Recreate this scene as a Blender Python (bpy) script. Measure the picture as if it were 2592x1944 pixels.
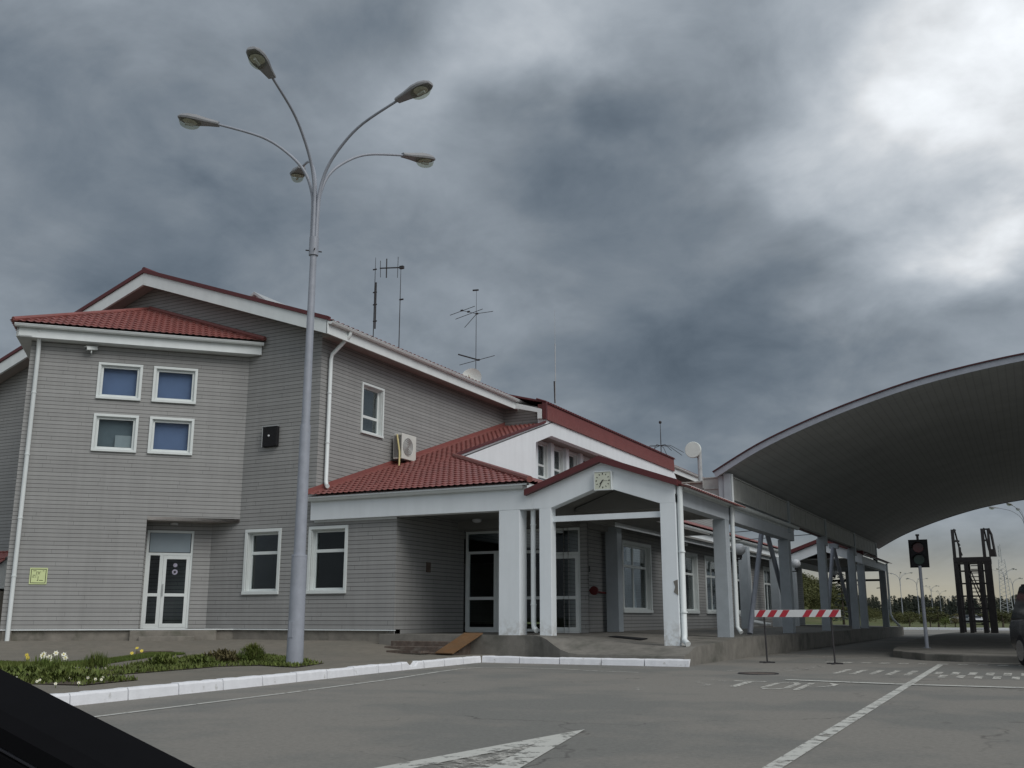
import bpy, bmesh, math, random
from mathutils import Vector, Matrix
from mathutils.geometry import tessellate_polygon
random.seed(7)
for o in list(bpy.data.objects): bpy.data.objects.remove(o)
SC = bpy.context.scene
COL = SC.collection
R = math.radians
# ------------------------------------------------------------------ camera
FPX, CXP, CYP, CAMH = 2565.0, 1296.0, 972.0, 1.1
YAW = R(26.6); PIT = math.atan(591/2565)
cam = bpy.data.objects.new('camera', bpy.data.cameras.new('camera')); COL.objects.link(cam)
cam.data.sensor_width = 36; cam.data.lens = 36*FPX/2592
cam.data.clip_start = 0.05; cam.data.clip_end = 4000
cam.location = (0, 0, CAMH); cam.rotation_euler = (math.pi/2+PIT, 0, YAW)
SC.camera = cam
FW = Vector((-math.sin(YAW)*math.cos(PIT), math.cos(YAW)*math.cos(PIT), math.sin(PIT)))
RT = Vector((math.cos(YAW), math.sin(YAW), 0)); UP = RT.cross(FW)
C0 = Vector((0, 0, CAMH))
def ray(x, y): return FW*FPX+RT*(x-CXP)-UP*(y-CYP)
def at(x, y, X=None, Y=None, z=None, d=None, pl=None):
    """surveyed point: sight line through a photo pixel met with a real plane of the building"""
    r = ray(x, y)
    if X is not None: t = (X-C0.x)/r.x
    elif Y is not None: t = (Y-C0.y)/r.y
    elif z is not None: t = (z-C0.z)/r.z
    elif pl is not None: t = ((pl[0]-pl[1])-(C0.x-C0.y))/(r.x-r.y)
    else: t = d/FPX
    return C0+r*t
# ------------------------------------------------------------------ world / light
SUN_EL, SUN_AZ = R(42), R(-68)     # light comes from behind and right of the camera
world = bpy.data.worlds.new('World'); SC.world = world; world.use_nodes = True
nt = world.node_tree; nt.nodes.clear()
def N(t, **k):
    n = nt.nodes.new(t)
    for a, b in k.items(): setattr(n, a, b)
    return n
def L(a, b): nt.links.new(a, b)
def M(op, a, b=None, c=None):
    n = N('ShaderNodeMath', operation=op)
    for i, v in enumerate((a, b, c)):
        if v is None: continue
        if isinstance(v, (int, float)): n.inputs[i].default_value = v
        else: L(v, n.inputs[i])
    return n.outputs[0]
tc = N('ShaderNodeTexCoord'); nrm = N('ShaderNodeVectorMath', operation='NORMALIZE'); L(tc.outputs['Generated'], nrm.inputs[0])
DIR = nrm.outputs[0]
sep = N('ShaderNodeSeparateXYZ'); L(DIR, sep.inputs[0])
zc = M('ADD', M('MAXIMUM', sep.outputs[2], 0.0), 0.42)
comb = N('ShaderNodeCombineXYZ'); L(M('DIVIDE', sep.outputs[0], zc), comb.inputs[0]); L(M('DIVIDE', sep.outputs[1], zc), comb.inputs[1])
def noise(scale, detail, rough, dist, off):
    mp = N('ShaderNodeMapping'); L(comb.outputs[0], mp.inputs[0]); mp.inputs[1].default_value = off
    n = N('ShaderNodeTexNoise'); L(mp.outputs[0], n.inputs['Vector'])
    n.inputs['Scale'].default_value = scale; n.inputs['Detail'].default_value = detail
    n.inputs['Roughness'].default_value = rough; n.inputs['Distortion'].default_value = dist
    return n.outputs[0]
n1 = noise(1.9, 8, 0.60, 0.35, (3.1, 1.7, 0)); n2 = noise(5.6, 8, 0.60, 0.45, (8.3, 2.2, 4)); n4 = noise(15, 6, 0.55, 0.2, (5.5, 7.1, 9)); n3 = noise(0.9, 2, 0.5, 0.0, (1, 9, 2))
K = 2592/2212
def lobe(px, py, sig, amp):
    d = ray(px*K, py*K).normalized(); s = R(sig)
    return lobed(d, s, amp)
def lobed(d, s, amp):
    v = N('ShaderNodeVectorMath', operation='DOT_PRODUCT'); L(wdir, v.inputs[0]); v.inputs[1].default_value = d
    e = M('EXPONENT', M('MULTIPLY', M('SUBTRACT', v.outputs['Value'], 1.0), 2/(s*s)))
    return M('MULTIPLY', e, amp)
# lobes follow a slightly warped direction so that cloud masses get ragged outlines
wn = N('ShaderNodeTexNoise'); L(comb.outputs[0], wn.inputs['Vector']); wn.inputs['Scale'].default_value = 3.6; wn.inputs['Detail'].default_value = 5
wsub = N('ShaderNodeVectorMath', operation='SUBTRACT'); L(wn.outputs['Color'], wsub.inputs[0]); wsub.inputs[1].default_value = (.5, .5, .5)
wsc = N('ShaderNodeVectorMath', operation='SCALE'); L(wsub.outputs[0], wsc.inputs[0]); wsc.inputs['Scale'].default_value = 0.40
wadd = N('ShaderNodeVectorMath', operation='ADD'); L(DIR, wadd.inputs[0]); L(wsc.outputs[0], wadd.inputs[1])
wnn = N('ShaderNodeVectorMath', operation='NORMALIZE'); L(wadd.outputs[0], wnn.inputs[0]); wdir = wnn.outputs[0]
LOBES = [(2215, 40, 4.2, .34), (1990, 40, 3.6, .22), (2120, 150, 3.4, .08), (2260, 260, 3.0, .22), (2230, 430, 3.2, .28), (2050, 330, 3.0, .10), (1900, 330, 6.0, .10), (1950, 520, 6, .07), (1130, 170, 5.0, .20), (1350, 60, 6, .07),
         (450, 90, 5, .05), (120, 130, 5, .02), (1750, 130, 5, .08), (760, 500, 5, .00), (1350, 440, 6.0, -.10), (1620, 420, 4, -.05), (150, 420, 8, -.07), (330, 620, 6, -.04),
         (1350, 860, 7, -.12), (1700, 850, 6, -.08), (1000, 780, 5, -.05), (2150, 1110, 4, -.04), (600, 330, 4, -.03), (900, 60, 4, -.04)]
acc = None
for l in LOBES:
    v = lobe(*l); acc = v if acc is None else M('ADD', acc, v)
# the brighter sky behind the camera
acc = M('ADD', acc, lobed(Vector((0.8, -0.6, 0.5)).normalized(), R(50), 0.42))
acc = M('ADD', acc, lobed(Vector((-0.5, -0.8, 0.5)).normalized(), R(40), 0.10))
base = M('ADD', acc, 0.272)
nz = M('ADD', M('MULTIPLY', M('SUBTRACT', n1, .5), 0.95), M('MULTIPLY', M('SUBTRACT', n2, .5), 0.95))
nz = M('ADD', nz, M('ADD', M('MULTIPLY', M('SUBTRACT', n3, .5), .5), M('MULTIPLY', M('SUBTRACT', n4, .5), .22)))
vo = N('ShaderNodeTexVoronoi', feature='SMOOTH_F1'); vad = N('ShaderNodeVectorMath', operation='MULTIPLY_ADD'); L(wn.outputs['Color'], vad.inputs[0]); vad.inputs[1].default_value = (.30, .30, .30); L(comb.outputs[0], vad.inputs[2])
L(vad.outputs[0], vo.inputs['Vector']); vo.inputs['Scale'].default_value = 4.5; vo.inputs['Smoothness'].default_value = .35; vo.inputs['Detail'].default_value = 0; vo.inputs['Roughness'].default_value = .55
nz = M('ADD', nz, M('MULTIPLY', M('SUBTRACT', .50, vo.outputs['Distance']), .50))
val = M('MULTIPLY', base, M('ADD', 1.0, nz))
val = M('MAXIMUM', val, 0.055)
mr = N('ShaderNodeMapRange'); L(val, mr.inputs[0]); mr.inputs[1].default_value = .08; mr.inputs[2].default_value = .75
tint = N('ShaderNodeValToRGB'); L(mr.outputs[0], tint.inputs[0])
tint.color_ramp.elements[0].color = (.76, 1.02, 1.32, 1); tint.color_ramp.elements[1].color = (.98, 1.02, 1.06, 1)
e = tint.color_ramp.elements.new(.25); e.color = (.87, 1.01, 1.16, 1)
cl = N('ShaderNodeVectorMath', operation='SCALE'); L(tint.outputs[0], cl.inputs[0]); L(val, cl.inputs['Scale'])
# warm band low on the right where the overcast ends
dw = ray(2330*1.0, 1555).normalized()
wv = N('ShaderNodeVectorMath', operation='DOT_PRODUCT'); L(DIR, wv.inputs[0]); wv.inputs[1].default_value = dw
wl = M('EXPONENT', M('MULTIPLY', M('SUBTRACT', wv.outputs['Value'], 1.0), 2/(R(13)**2)))
low = M('EXPONENT', M('MULTIPLY', M('POWER', M('DIVIDE', sep.outputs[2], .052), 2.0), -1.0))
wf = M('MINIMUM', M('MULTIPLY', M('MULTIPLY', wl, low), 0.75), 1.0)
mixw = N('ShaderNodeMix', data_type='RGBA'); L(wf, mixw.inputs[0]); L(cl.outputs[0], mixw.inputs[6]); mixw.inputs[7].default_value = (.50, .44, .29, 1)
sky = N('ShaderNodeTexSky', sky_type='NISHITA', sun_disc=False, sun_elevation=SUN_EL, sun_rotation=math.pi-SUN_AZ+0)
sks = N('ShaderNodeVectorMath', operation='SCALE'); L(sky.outputs[0], sks.inputs[0]); sks.inputs['Scale'].default_value = 0.05
mixs = N('ShaderNodeMix', data_type='RGBA'); mixs.inputs[0].default_value = .93; L(sks.outputs[0], mixs.inputs[6]); L(mixw.outputs[2], mixs.inputs[7])
bg = N('ShaderNodeBackground'); L(mixs.outputs[2], bg.inputs[0]); bg.inputs[1].default_value = 1.0
wo = N('ShaderNodeOutputWorld'); L(bg.outputs[0], wo.inputs[0])
sun = bpy.data.objects.new('sun', bpy.data.lights.new('sun', 'SUN')); COL.objects.link(sun)
sun.data.energy = 1.65; sun.data.angle = R(40); sun.data.color = (1, .97, .93)
sd = Vector((0.93*math.cos(SUN_EL), -0.37*math.cos(SUN_EL), math.sin(SUN_EL)))
sun.rotation_euler = sd.to_track_quat('Z', 'Y').to_euler()
SC.view_settings.view_transform = 'Standard'; SC.view_settings.look = 'None'
SC.view_settings.exposure = 0; SC.view_settings.gamma = 1
# ------------------------------------------------------------------ materials
MATS = {}
def mat(name, col, rough=.7, var=.12, vscale=3.0, bump=0.0, bscale=60, metal=0.0, spec=.4, col2=None, c2scale=.5, c2lo=.5, c2hi=.75, extra=None):
    if name in MATS: return MATS[name]
    m = bpy.data.materials.new(name); m.use_nodes = True; t = m.node_tree; b = t.nodes['Principled BSDF']
    b.inputs['Roughness'].default_value = rough; b.inputs['Metallic'].default_value = metal; b.inputs['Specular IOR Level'].default_value = spec
    def n(ty, **k):
        q = t.nodes.new(ty)
        for a, c in k.items(): setattr(q, a, c)
        return q
    geo = n('ShaderNodeNewGeometry'); pos = geo.outputs['Position']
    no = n('ShaderNodeTexNoise'); t.links.new(pos, no.inputs['Vector']); no.inputs['Scale'].default_value = vscale; no.inputs['Detail'].default_value = 6; no.inputs['Roughness'].default_value = .62
    mrr = n('ShaderNodeMapRange'); t.links.new(no.outputs[0], mrr.inputs[0]); mrr.inputs[1].default_value = .3; mrr.inputs[2].default_value = .7; mrr.inputs[3].default_value = 1-var; mrr.inputs[4].default_value = 1+var
    out = None
    if col2 is not None:
        nb = n('ShaderNodeTexNoise'); t.links.new(pos, nb.inputs['Vector']); nb.inputs['Scale'].default_value = c2scale; nb.inputs['Detail'].default_value = 7; nb.inputs['Roughness'].default_value = .6
        m2 = n('ShaderNodeMapRange'); t.links.new(nb.outputs[0], m2.inputs[0]); m2.inputs[1].default_value = c2lo; m2.inputs[2].default_value = c2hi
        mx = n('ShaderNodeMix', data_type='RGBA'); t.links.new(m2.outputs[0], mx.inputs[0]); mx.inputs[6].default_value = (*col, 1); mx.inputs[7].default_value = (*col2, 1)
        out = mx.outputs[2]
    if extra: out = extra(t, n, pos, out, col)
    sc = n('ShaderNodeVectorMath', operation='SCALE'); t.links.new(mrr.outputs[0], sc.inputs['Scale'])
    if out is None: sc.inputs[0].default_value = col
    else: t.links.new(out, sc.inputs[0])
    t.links.new(sc.outputs[0], b.inputs['Base Color'])
    if bump:
        nb = n('ShaderNodeTexNoise'); t.links.new(pos, nb.inputs['Vector']); nb.inputs['Scale'].default_value = bscale; nb.inputs['Detail'].default_value = 3
        bp = n('ShaderNodeBump'); bp.inputs['Strength'].default_value = bump; bp.inputs['Distance'].default_value = .01
        t.links.new(nb.outputs[0], bp.inputs['Height']); t.links.new(bp.outputs[0], b.inputs['Normal'])
    MATS[name] = m; return m
PITCH = 0.115
def siding_extra(t, n, pos, out, col):
    s = n('ShaderNodeSeparateXYZ'); t.links.new(pos, s.inputs[0])
    def m(op, a, b=None):
        q = n('ShaderNodeMath', operation=op)
        for i, v in enumerate((a, b)):
            if v is None: continue
            if isinstance(v, (int, float)): q.inputs[i].default_value = v
            else: t.links.new(v, q.inputs[i])
        return q.outputs[0]
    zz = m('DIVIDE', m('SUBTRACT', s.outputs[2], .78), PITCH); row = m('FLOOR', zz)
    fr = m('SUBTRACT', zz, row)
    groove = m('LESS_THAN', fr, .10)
    wn_ = n('ShaderNodeTexWhiteNoise', noise_dimensions='1D'); t.links.new(row, wn_.inputs['W'])
    # butt joints between the boards, every 3 m, staggered by row
    along = m('ADD', m('MULTIPLY', s.outputs[0], .9), m('MULTIPLY', s.outputs[1], 1.1))
    jj = m('FRACT', m('ADD', m('DIVIDE', along, 3.1), wn_.outputs[0])); joint = m('LESS_THAN', jj, .004)
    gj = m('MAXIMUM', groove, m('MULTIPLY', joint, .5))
    # lap profile bump
    bp = n('ShaderNodeBump'); bp.inputs['Strength'].default_value = .9; bp.inputs['Distance'].default_value = .012
    t.links.new(m('MULTIPLY', m('SUBTRACT', 1.0, fr), 1.0), bp.inputs['Height']); t.links.new(bp.outputs[0], t.nodes['Principled BSDF'].inputs['Normal'])
    tone = m('ADD', .94, m('MULTIPLY', wn_.outputs[0], .12))
    # faint rain streaks running down
    sv = n('ShaderNodeVectorMath', operation='MULTIPLY'); t.links.new(pos, sv.inputs[0]); sv.inputs[1].default_value = (5, 5, .25)
    sn = n('ShaderNodeTexNoise'); t.links.new(sv.outputs[0], sn.inputs['Vector']); sn.inputs['Scale'].default_value = 1; sn.inputs['Detail'].default_value = 4
    tone = m('MULTIPLY', tone, m('ADD', .88, m('MULTIPLY', sn.outputs[0], .24)))
    s1 = n('ShaderNodeVectorMath', operation='SCALE'); s1.inputs[0].default_value = col; t.links.new(tone, s1.inputs['Scale'])
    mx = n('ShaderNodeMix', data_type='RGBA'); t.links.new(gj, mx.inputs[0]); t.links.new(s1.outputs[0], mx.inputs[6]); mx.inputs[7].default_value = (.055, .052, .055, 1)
    return mx.outputs[2]
def streak_extra(t, n, pos, out, col):
    sv = n('ShaderNodeVectorMath', operation='MULTIPLY'); t.links.new(pos, sv.inputs[0]); sv.inputs[1].default_value = (4, 4, .35)
    sn = n('ShaderNodeTexNoise'); t.links.new(sv.outputs[0], sn.inputs['Vector']); sn.inputs['Scale'].default_value = 1; sn.inputs['Detail'].default_value = 5
    mr_ = n('ShaderNodeMapRange'); t.links.new(sn.outputs[0], mr_.inputs[0]); mr_.inputs[1].default_value = .3; mr_.inputs[2].default_value = .75; mr_.inputs[3].default_value = 1; mr_.inputs[4].default_value = .93
    s1 = n('ShaderNodeVectorMath', operation='SCALE'); s1.inputs[0].default_value = col; t.links.new(mr_.outputs[0], s1.inputs['Scale'])
    return s1.outputs[0]
def dirt_extra(t, n, pos, out, col):
    c1 = streak_extra(t, n, pos, out, col)
    s_ = n('ShaderNodeSeparateXYZ'); t.links.new(pos, s_.inputs[0])
    a = n('ShaderNodeMapRange'); t.links.new(s_.outputs[2], a.inputs[0]); a.inputs[1].default_value = .45; a.inputs[2].default_value = 1.15; a.inputs[3].default_value = .75; a.inputs[4].default_value = 0
    q = n('ShaderNodeTexNoise'); t.links.new(pos, q.inputs['Vector']); q.inputs['Scale'].default_value = 9; q.inputs['Detail'].default_value = 6
    b = n('ShaderNodeMapRange'); t.links.new(q.outputs[0], b.inputs[0]); b.inputs[1].default_value = .42; b.inputs[2].default_value = .62
    m_ = n('ShaderNodeMath', operation='MULTIPLY'); t.links.new(a.outputs[0], m_.inputs[0]); t.links.new(b.outputs[0], m_.inputs[1])
    mx = n('ShaderNodeMix', data_type='RGBA'); t.links.new(m_.outputs[0], mx.inputs[0]); t.links.new(c1, mx.inputs[6]); mx.inputs[7].default_value = (.36, .34, .30, 1)
    return mx.outputs[2]
def rib_extra(t, n, pos, out, col):
    s_ = n('ShaderNodeSeparateXYZ'); t.links.new(pos, s_.inputs[0])
    def lines(sock, per, w):
        d = n('ShaderNodeMath', operation='DIVIDE'); t.links.new(sock, d.inputs[0]); d.inputs[1].default_value = per
        f = n('ShaderNodeMath', operation='FRACT'); t.links.new(d.outputs[0], f.inputs[0])
        l = n('ShaderNodeMath', operation='LESS_THAN'); t.links.new(f.outputs[0], l.inputs[0]); l.inputs[1].default_value = w; return l.outputs[0]
    m_ = n('ShaderNodeMath', operation='MAXIMUM'); t.links.new(lines(s_.outputs[0], .20, .16), m_.inputs[0]); t.links.new(lines(s_.outputs[1], 5.8, .008), m_.inputs[1])
    mx = n('ShaderNodeMix', data_type='RGBA'); t.links.new(m_.outputs[0], mx.inputs[0]); mx.inputs[6].default_value = (*col, 1); mx.inputs[7].default_value = (col[0]*.84, col[1]*.84, col[2]*.84, 1)
    return mx.outputs[2]
def crack_extra(t, n, pos, out, col):
    w = n('ShaderNodeTexNoise'); t.links.new(pos, w.inputs['Vector']); w.inputs['Scale'].default_value = 1.3; w.inputs['Detail'].default_value = 6
    wa = n('ShaderNodeVectorMath', operation='SCALE'); t.links.new(w.outputs['Color'], wa.inputs[0]); wa.inputs['Scale'].default_value = 1.1
    ad = n('ShaderNodeVectorMath', operation='ADD'); t.links.new(pos, ad.inputs[0]); t.links.new(wa.outputs[0], ad.inputs[1])
    v = n('ShaderNodeTexVoronoi', feature='DISTANCE_TO_EDGE'); t.links.new(ad.outputs[0], v.inputs['Vector']); v.inputs['Scale'].default_value = .23
    l = n('ShaderNodeMapRange'); t.links.new(v.outputs['Distance'], l.inputs[0]); l.inputs[1].default_value = .0015; l.inputs[2].default_value = .006; l.inputs[3].default_value = 1; l.inputs[4].default_value = 0
    k = n('ShaderNodeTexNoise'); t.links.new(pos, k.inputs['Vector']); k.inputs['Scale'].default_value = .35; k.inputs['Detail'].default_value = 3
    km = n('ShaderNodeMapRange'); t.links.new(k.outputs[0], km.inputs[0]); km.inputs[1].default_value = .48; km.inputs[2].default_value = .60; km.inputs[4].default_value = .6
    m_ = n('ShaderNodeMath', operation='MULTIPLY'); t.links.new(l.outputs[0], m_.inputs[0]); t.links.new(km.outputs[0], m_.inputs[1])
    # oil drips and damp stains
    o_ = n('ShaderNodeTexNoise'); t.links.new(pos, o_.inputs['Vector']); o_.inputs['Scale'].default_value = 2.6; o_.inputs['Detail'].default_value = 4
    om = n('ShaderNodeMapRange'); t.links.new(o_.outputs[0], om.inputs[0]); om.inputs[1].default_value = .68; om.inputs[2].default_value = .76; om.inputs[4].default_value = .35
    mm = n('ShaderNodeMath', operation='MAXIMUM'); t.links.new(m_.outputs[0], mm.inputs[0]); t.links.new(om.outputs[0], mm.inputs[1])
    mx = n('ShaderNodeMix', data_type='RGBA'); t.links.new(mm.outputs[0], mx.inputs[0]); t.links.new(out, mx.inputs[6]); mx.inputs[7].default_value = (.06, .055, .05, 1)
    return mx.outputs[2]
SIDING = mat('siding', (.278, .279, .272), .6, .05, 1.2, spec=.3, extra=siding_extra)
WHITE = mat('white_render', (.75, .795, .82), .75, .03, 1.5, bump=.15, bscale=90, spec=.25, extra=dirt_extra)
TRIM = mat('white_trim', (.72, .76, .76), .5, .04, 2.5, spec=.4, extra=streak_extra)
PVC = mat('white_pvc', (.66, .70, .69), .4, .04, 3, spec=.5)
TILE = mat('red_metal_tile', (.235, .082, .072), .42, .10, 2.5, spec=.5, col2=(.20, .080, .072), c2scale=1.2)
REDTRIM = mat('dark_red_trim', (.10, .024, .026), .5, .10, 3, spec=.4)
REDPANEL = mat('red_panel', (.165, .048, .045), .55, .07, 2, spec=.35)
CONC = mat('concrete', (.19, .18, .16), .9, .16, 4, bump=.5, bscale=35, col2=(.10, .10, .085), c2scale=1.1, c2lo=.5, c2hi=.7)
PLINTH = mat('plinth_concrete', (.20, .185, .16), .9, .2, 3, bump=.5, bscale=30, col2=(.11, .11, .085), c2scale=2, c2lo=.5, c2hi=.7)
ASPH = mat('asphalt', (.225, .213, .190), .9, .14, 24, bump=.6, bscale=110, col2=(.182, .180, .165), c2scale=.30, c2lo=.46, c2hi=.56, extra=crack_extra)
PAVE = mat('pavement_asphalt', (.19, .172, .142), .9, .12, 5, bump=.4, bscale=90, col2=(.16, .15, .125), c2scale=.5, c2lo=.45, c2hi=.65)
KERBM = mat('white_painted_kerb', (.78, .79, .82), .7, .06, 6, bump=.4, bscale=40, col2=(.45, .45, .43), c2scale=5, c2lo=.62, c2hi=.72)
GALV = mat('galvanised_paint', (.30, .32, .365), .45, .10, 5, bump=.1, bscale=40, spec=.5, col2=(.26, .28, .315), c2scale=2)
STEEL = mat('grey_steel', (.40, .42, .43), .5, .12, 4, spec=.5, col2=(.26, .25, .23), c2scale=3, c2lo=.6, c2hi=.75)
STEELD = mat('column_grey', (.37, .41, .44), .6, .08, 3, spec=.35)
BEAMC = mat('canopy_beam_grey', (.44, .45, .43), .7, .12, 4, extra=streak_extra)
UNDER = mat('canopy_underside', (.34, .355, .355), .7, .10, .8, spec=.3, extra=rib_extra)
DARK = mat('dark_iron', (.035, .033, .035), .6, .2, 6)
RUBBER = mat('black_rubber', (.012, .012, .014), .75, .2, 20, spec=.3)
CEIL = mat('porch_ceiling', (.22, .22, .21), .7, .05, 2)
WOODB = mat('rusty_plywood', (.155, .088, .042), .8, .15, 5, col2=(.17, .08, .03), c2scale=4)
RUST = mat('worn_step_tile', (.105, .08, .066), .9, .3, 8, col2=(.17, .155, .135), c2scale=5)
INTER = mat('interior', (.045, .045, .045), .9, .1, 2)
BLIND = mat('blue_blind', (.20, .26, .44), .8, .05, 3)
GLOBE = mat('frosted_globe', (.62, .64, .66), .25, .03, 3, spec=.5)
YELLOW = mat('yellow_paper', (.62, .70, .36), .7, .04, 3)
CREAM = mat('cream_enamel', (.58, .60, .50), .5, .05, 5)
RED = mat('signal_red', (.42, .03, .045), .5, .08, 5)
GRASSM = mat('grass_blade', (.085, .12, .028), .8, .35, 2.5, spec=.2, col2=(.13, .13, .035), c2scale=1.5)
LEAF = mat('leaf', (.10, .13, .03), .7, .4, 4, spec=.3, col2=(.13, .14, .04), c2scale=3)
SOIL = mat('soil', (.075, .058, .042), .95, .3, 12, bump=.8, bscale=25)
PETALW = mat('white_petal', (.78, .78, .66), .6, .05, 8)
PETALY = mat('yellow_petal', (.68, .55, .08), .6, .1, 8)
CONIFER = mat('far_conifer', (.035, .045, .035), .9, .3, .05, col2=(.06, .07, .035), c2scale=.02)
DECID = mat('spring_tree', (.075, .08, .028), .9, .35, .15, col2=(.10, .10, .03), c2scale=.05)
FIELD = mat('field_grass', (.085, .10, .03), .95, .3, .4, col2=(.12, .10, .05), c2scale=.05)
BARK = mat('bark', (.08, .065, .05), .9, .3, 10)
def glass_mat(name, tint=(.84, .88, .89), refl=1.0, ior=1.5):
    m = bpy.data.materials.new(name); m.use_nodes = True; t = m.node_tree; t.nodes.clear()
    o = t.nodes.new('ShaderNodeOutputMaterial'); mx = t.nodes.new('ShaderNodeMixShader'); tr = t.nodes.new('ShaderNodeBsdfTransparent'); g = t.nodes.new('ShaderNodeBsdfGlossy')
    f = t.nodes.new('ShaderNodeFresnel'); f.inputs[0].default_value = ior
    tr.inputs[0].default_value = (*tint, 1); g.inputs['Roughness'].default_value = .02; g.inputs[0].default_value = (refl, refl, refl, 1)
    ma = t.nodes.new('ShaderNodeMath'); ma.operation = 'MULTIPLY_ADD'; ma.inputs[1].default_value = .25; ma.inputs[2].default_value = .0; ma.use_clamp = True
    t.links.new(f.outputs[0], ma.inputs[0]); t.links.new(ma.outputs[0], mx.inputs[0]); t.links.new(tr.outputs[0], mx.inputs[1]); t.links.new(g.outputs[0], mx.inputs[2]); t.links.new(mx.outputs[0], o.inputs[0])
    return m
GLASS = glass_mat('window_glass'); LENS = glass_mat('lamp_lens', (.80, .81, .74))
def paint_mat(name, col, lo, hi, scale=7):
    m = bpy.data.materials.new(name); m.use_nodes = True; t = m.node_tree; b = t.nodes['Principled BSDF']; b.inputs['Roughness'].default_value = .85
    b.inputs['Base Color'].default_value = (*col, 1)
    g = t.nodes.new('ShaderNodeNewGeometry'); n = t.nodes.new('ShaderNodeTexNoise'); t.links.new(g.outputs['Position'], n.inputs['Vector']); n.inputs['Scale'].default_value = scale; n.inputs['Detail'].default_value = 8; n.inputs['Roughness'].default_value = .7
    mr_ = t.nodes.new('ShaderNodeMapRange'); t.links.new(n.outputs[0], mr_.inputs[0]); mr_.inputs[1].default_value = lo; mr_.inputs[2].default_value = hi
    tr = t.nodes.new('ShaderNodeBsdfTransparent'); mx = t.nodes.new('ShaderNodeMixShader'); o = t.nodes['Material Output']
    t.links.new(mr_.outputs[0], mx.inputs[0]); t.links.new(tr.outputs[0], mx.inputs[1]); t.links.new(b.outputs[0], mx.inputs[2]); t.links.new(mx.outputs[0], o.inputs[0])
    return m
PAINT = paint_mat('road_paint', (.52, .52, .48), .36, .48); PAINTW = paint_mat('worn_road_paint', (.56, .55, .50), .40, .54); PAINTX = paint_mat('faded_road_paint', (.46, .45, .41), .47, .60, 9)
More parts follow.
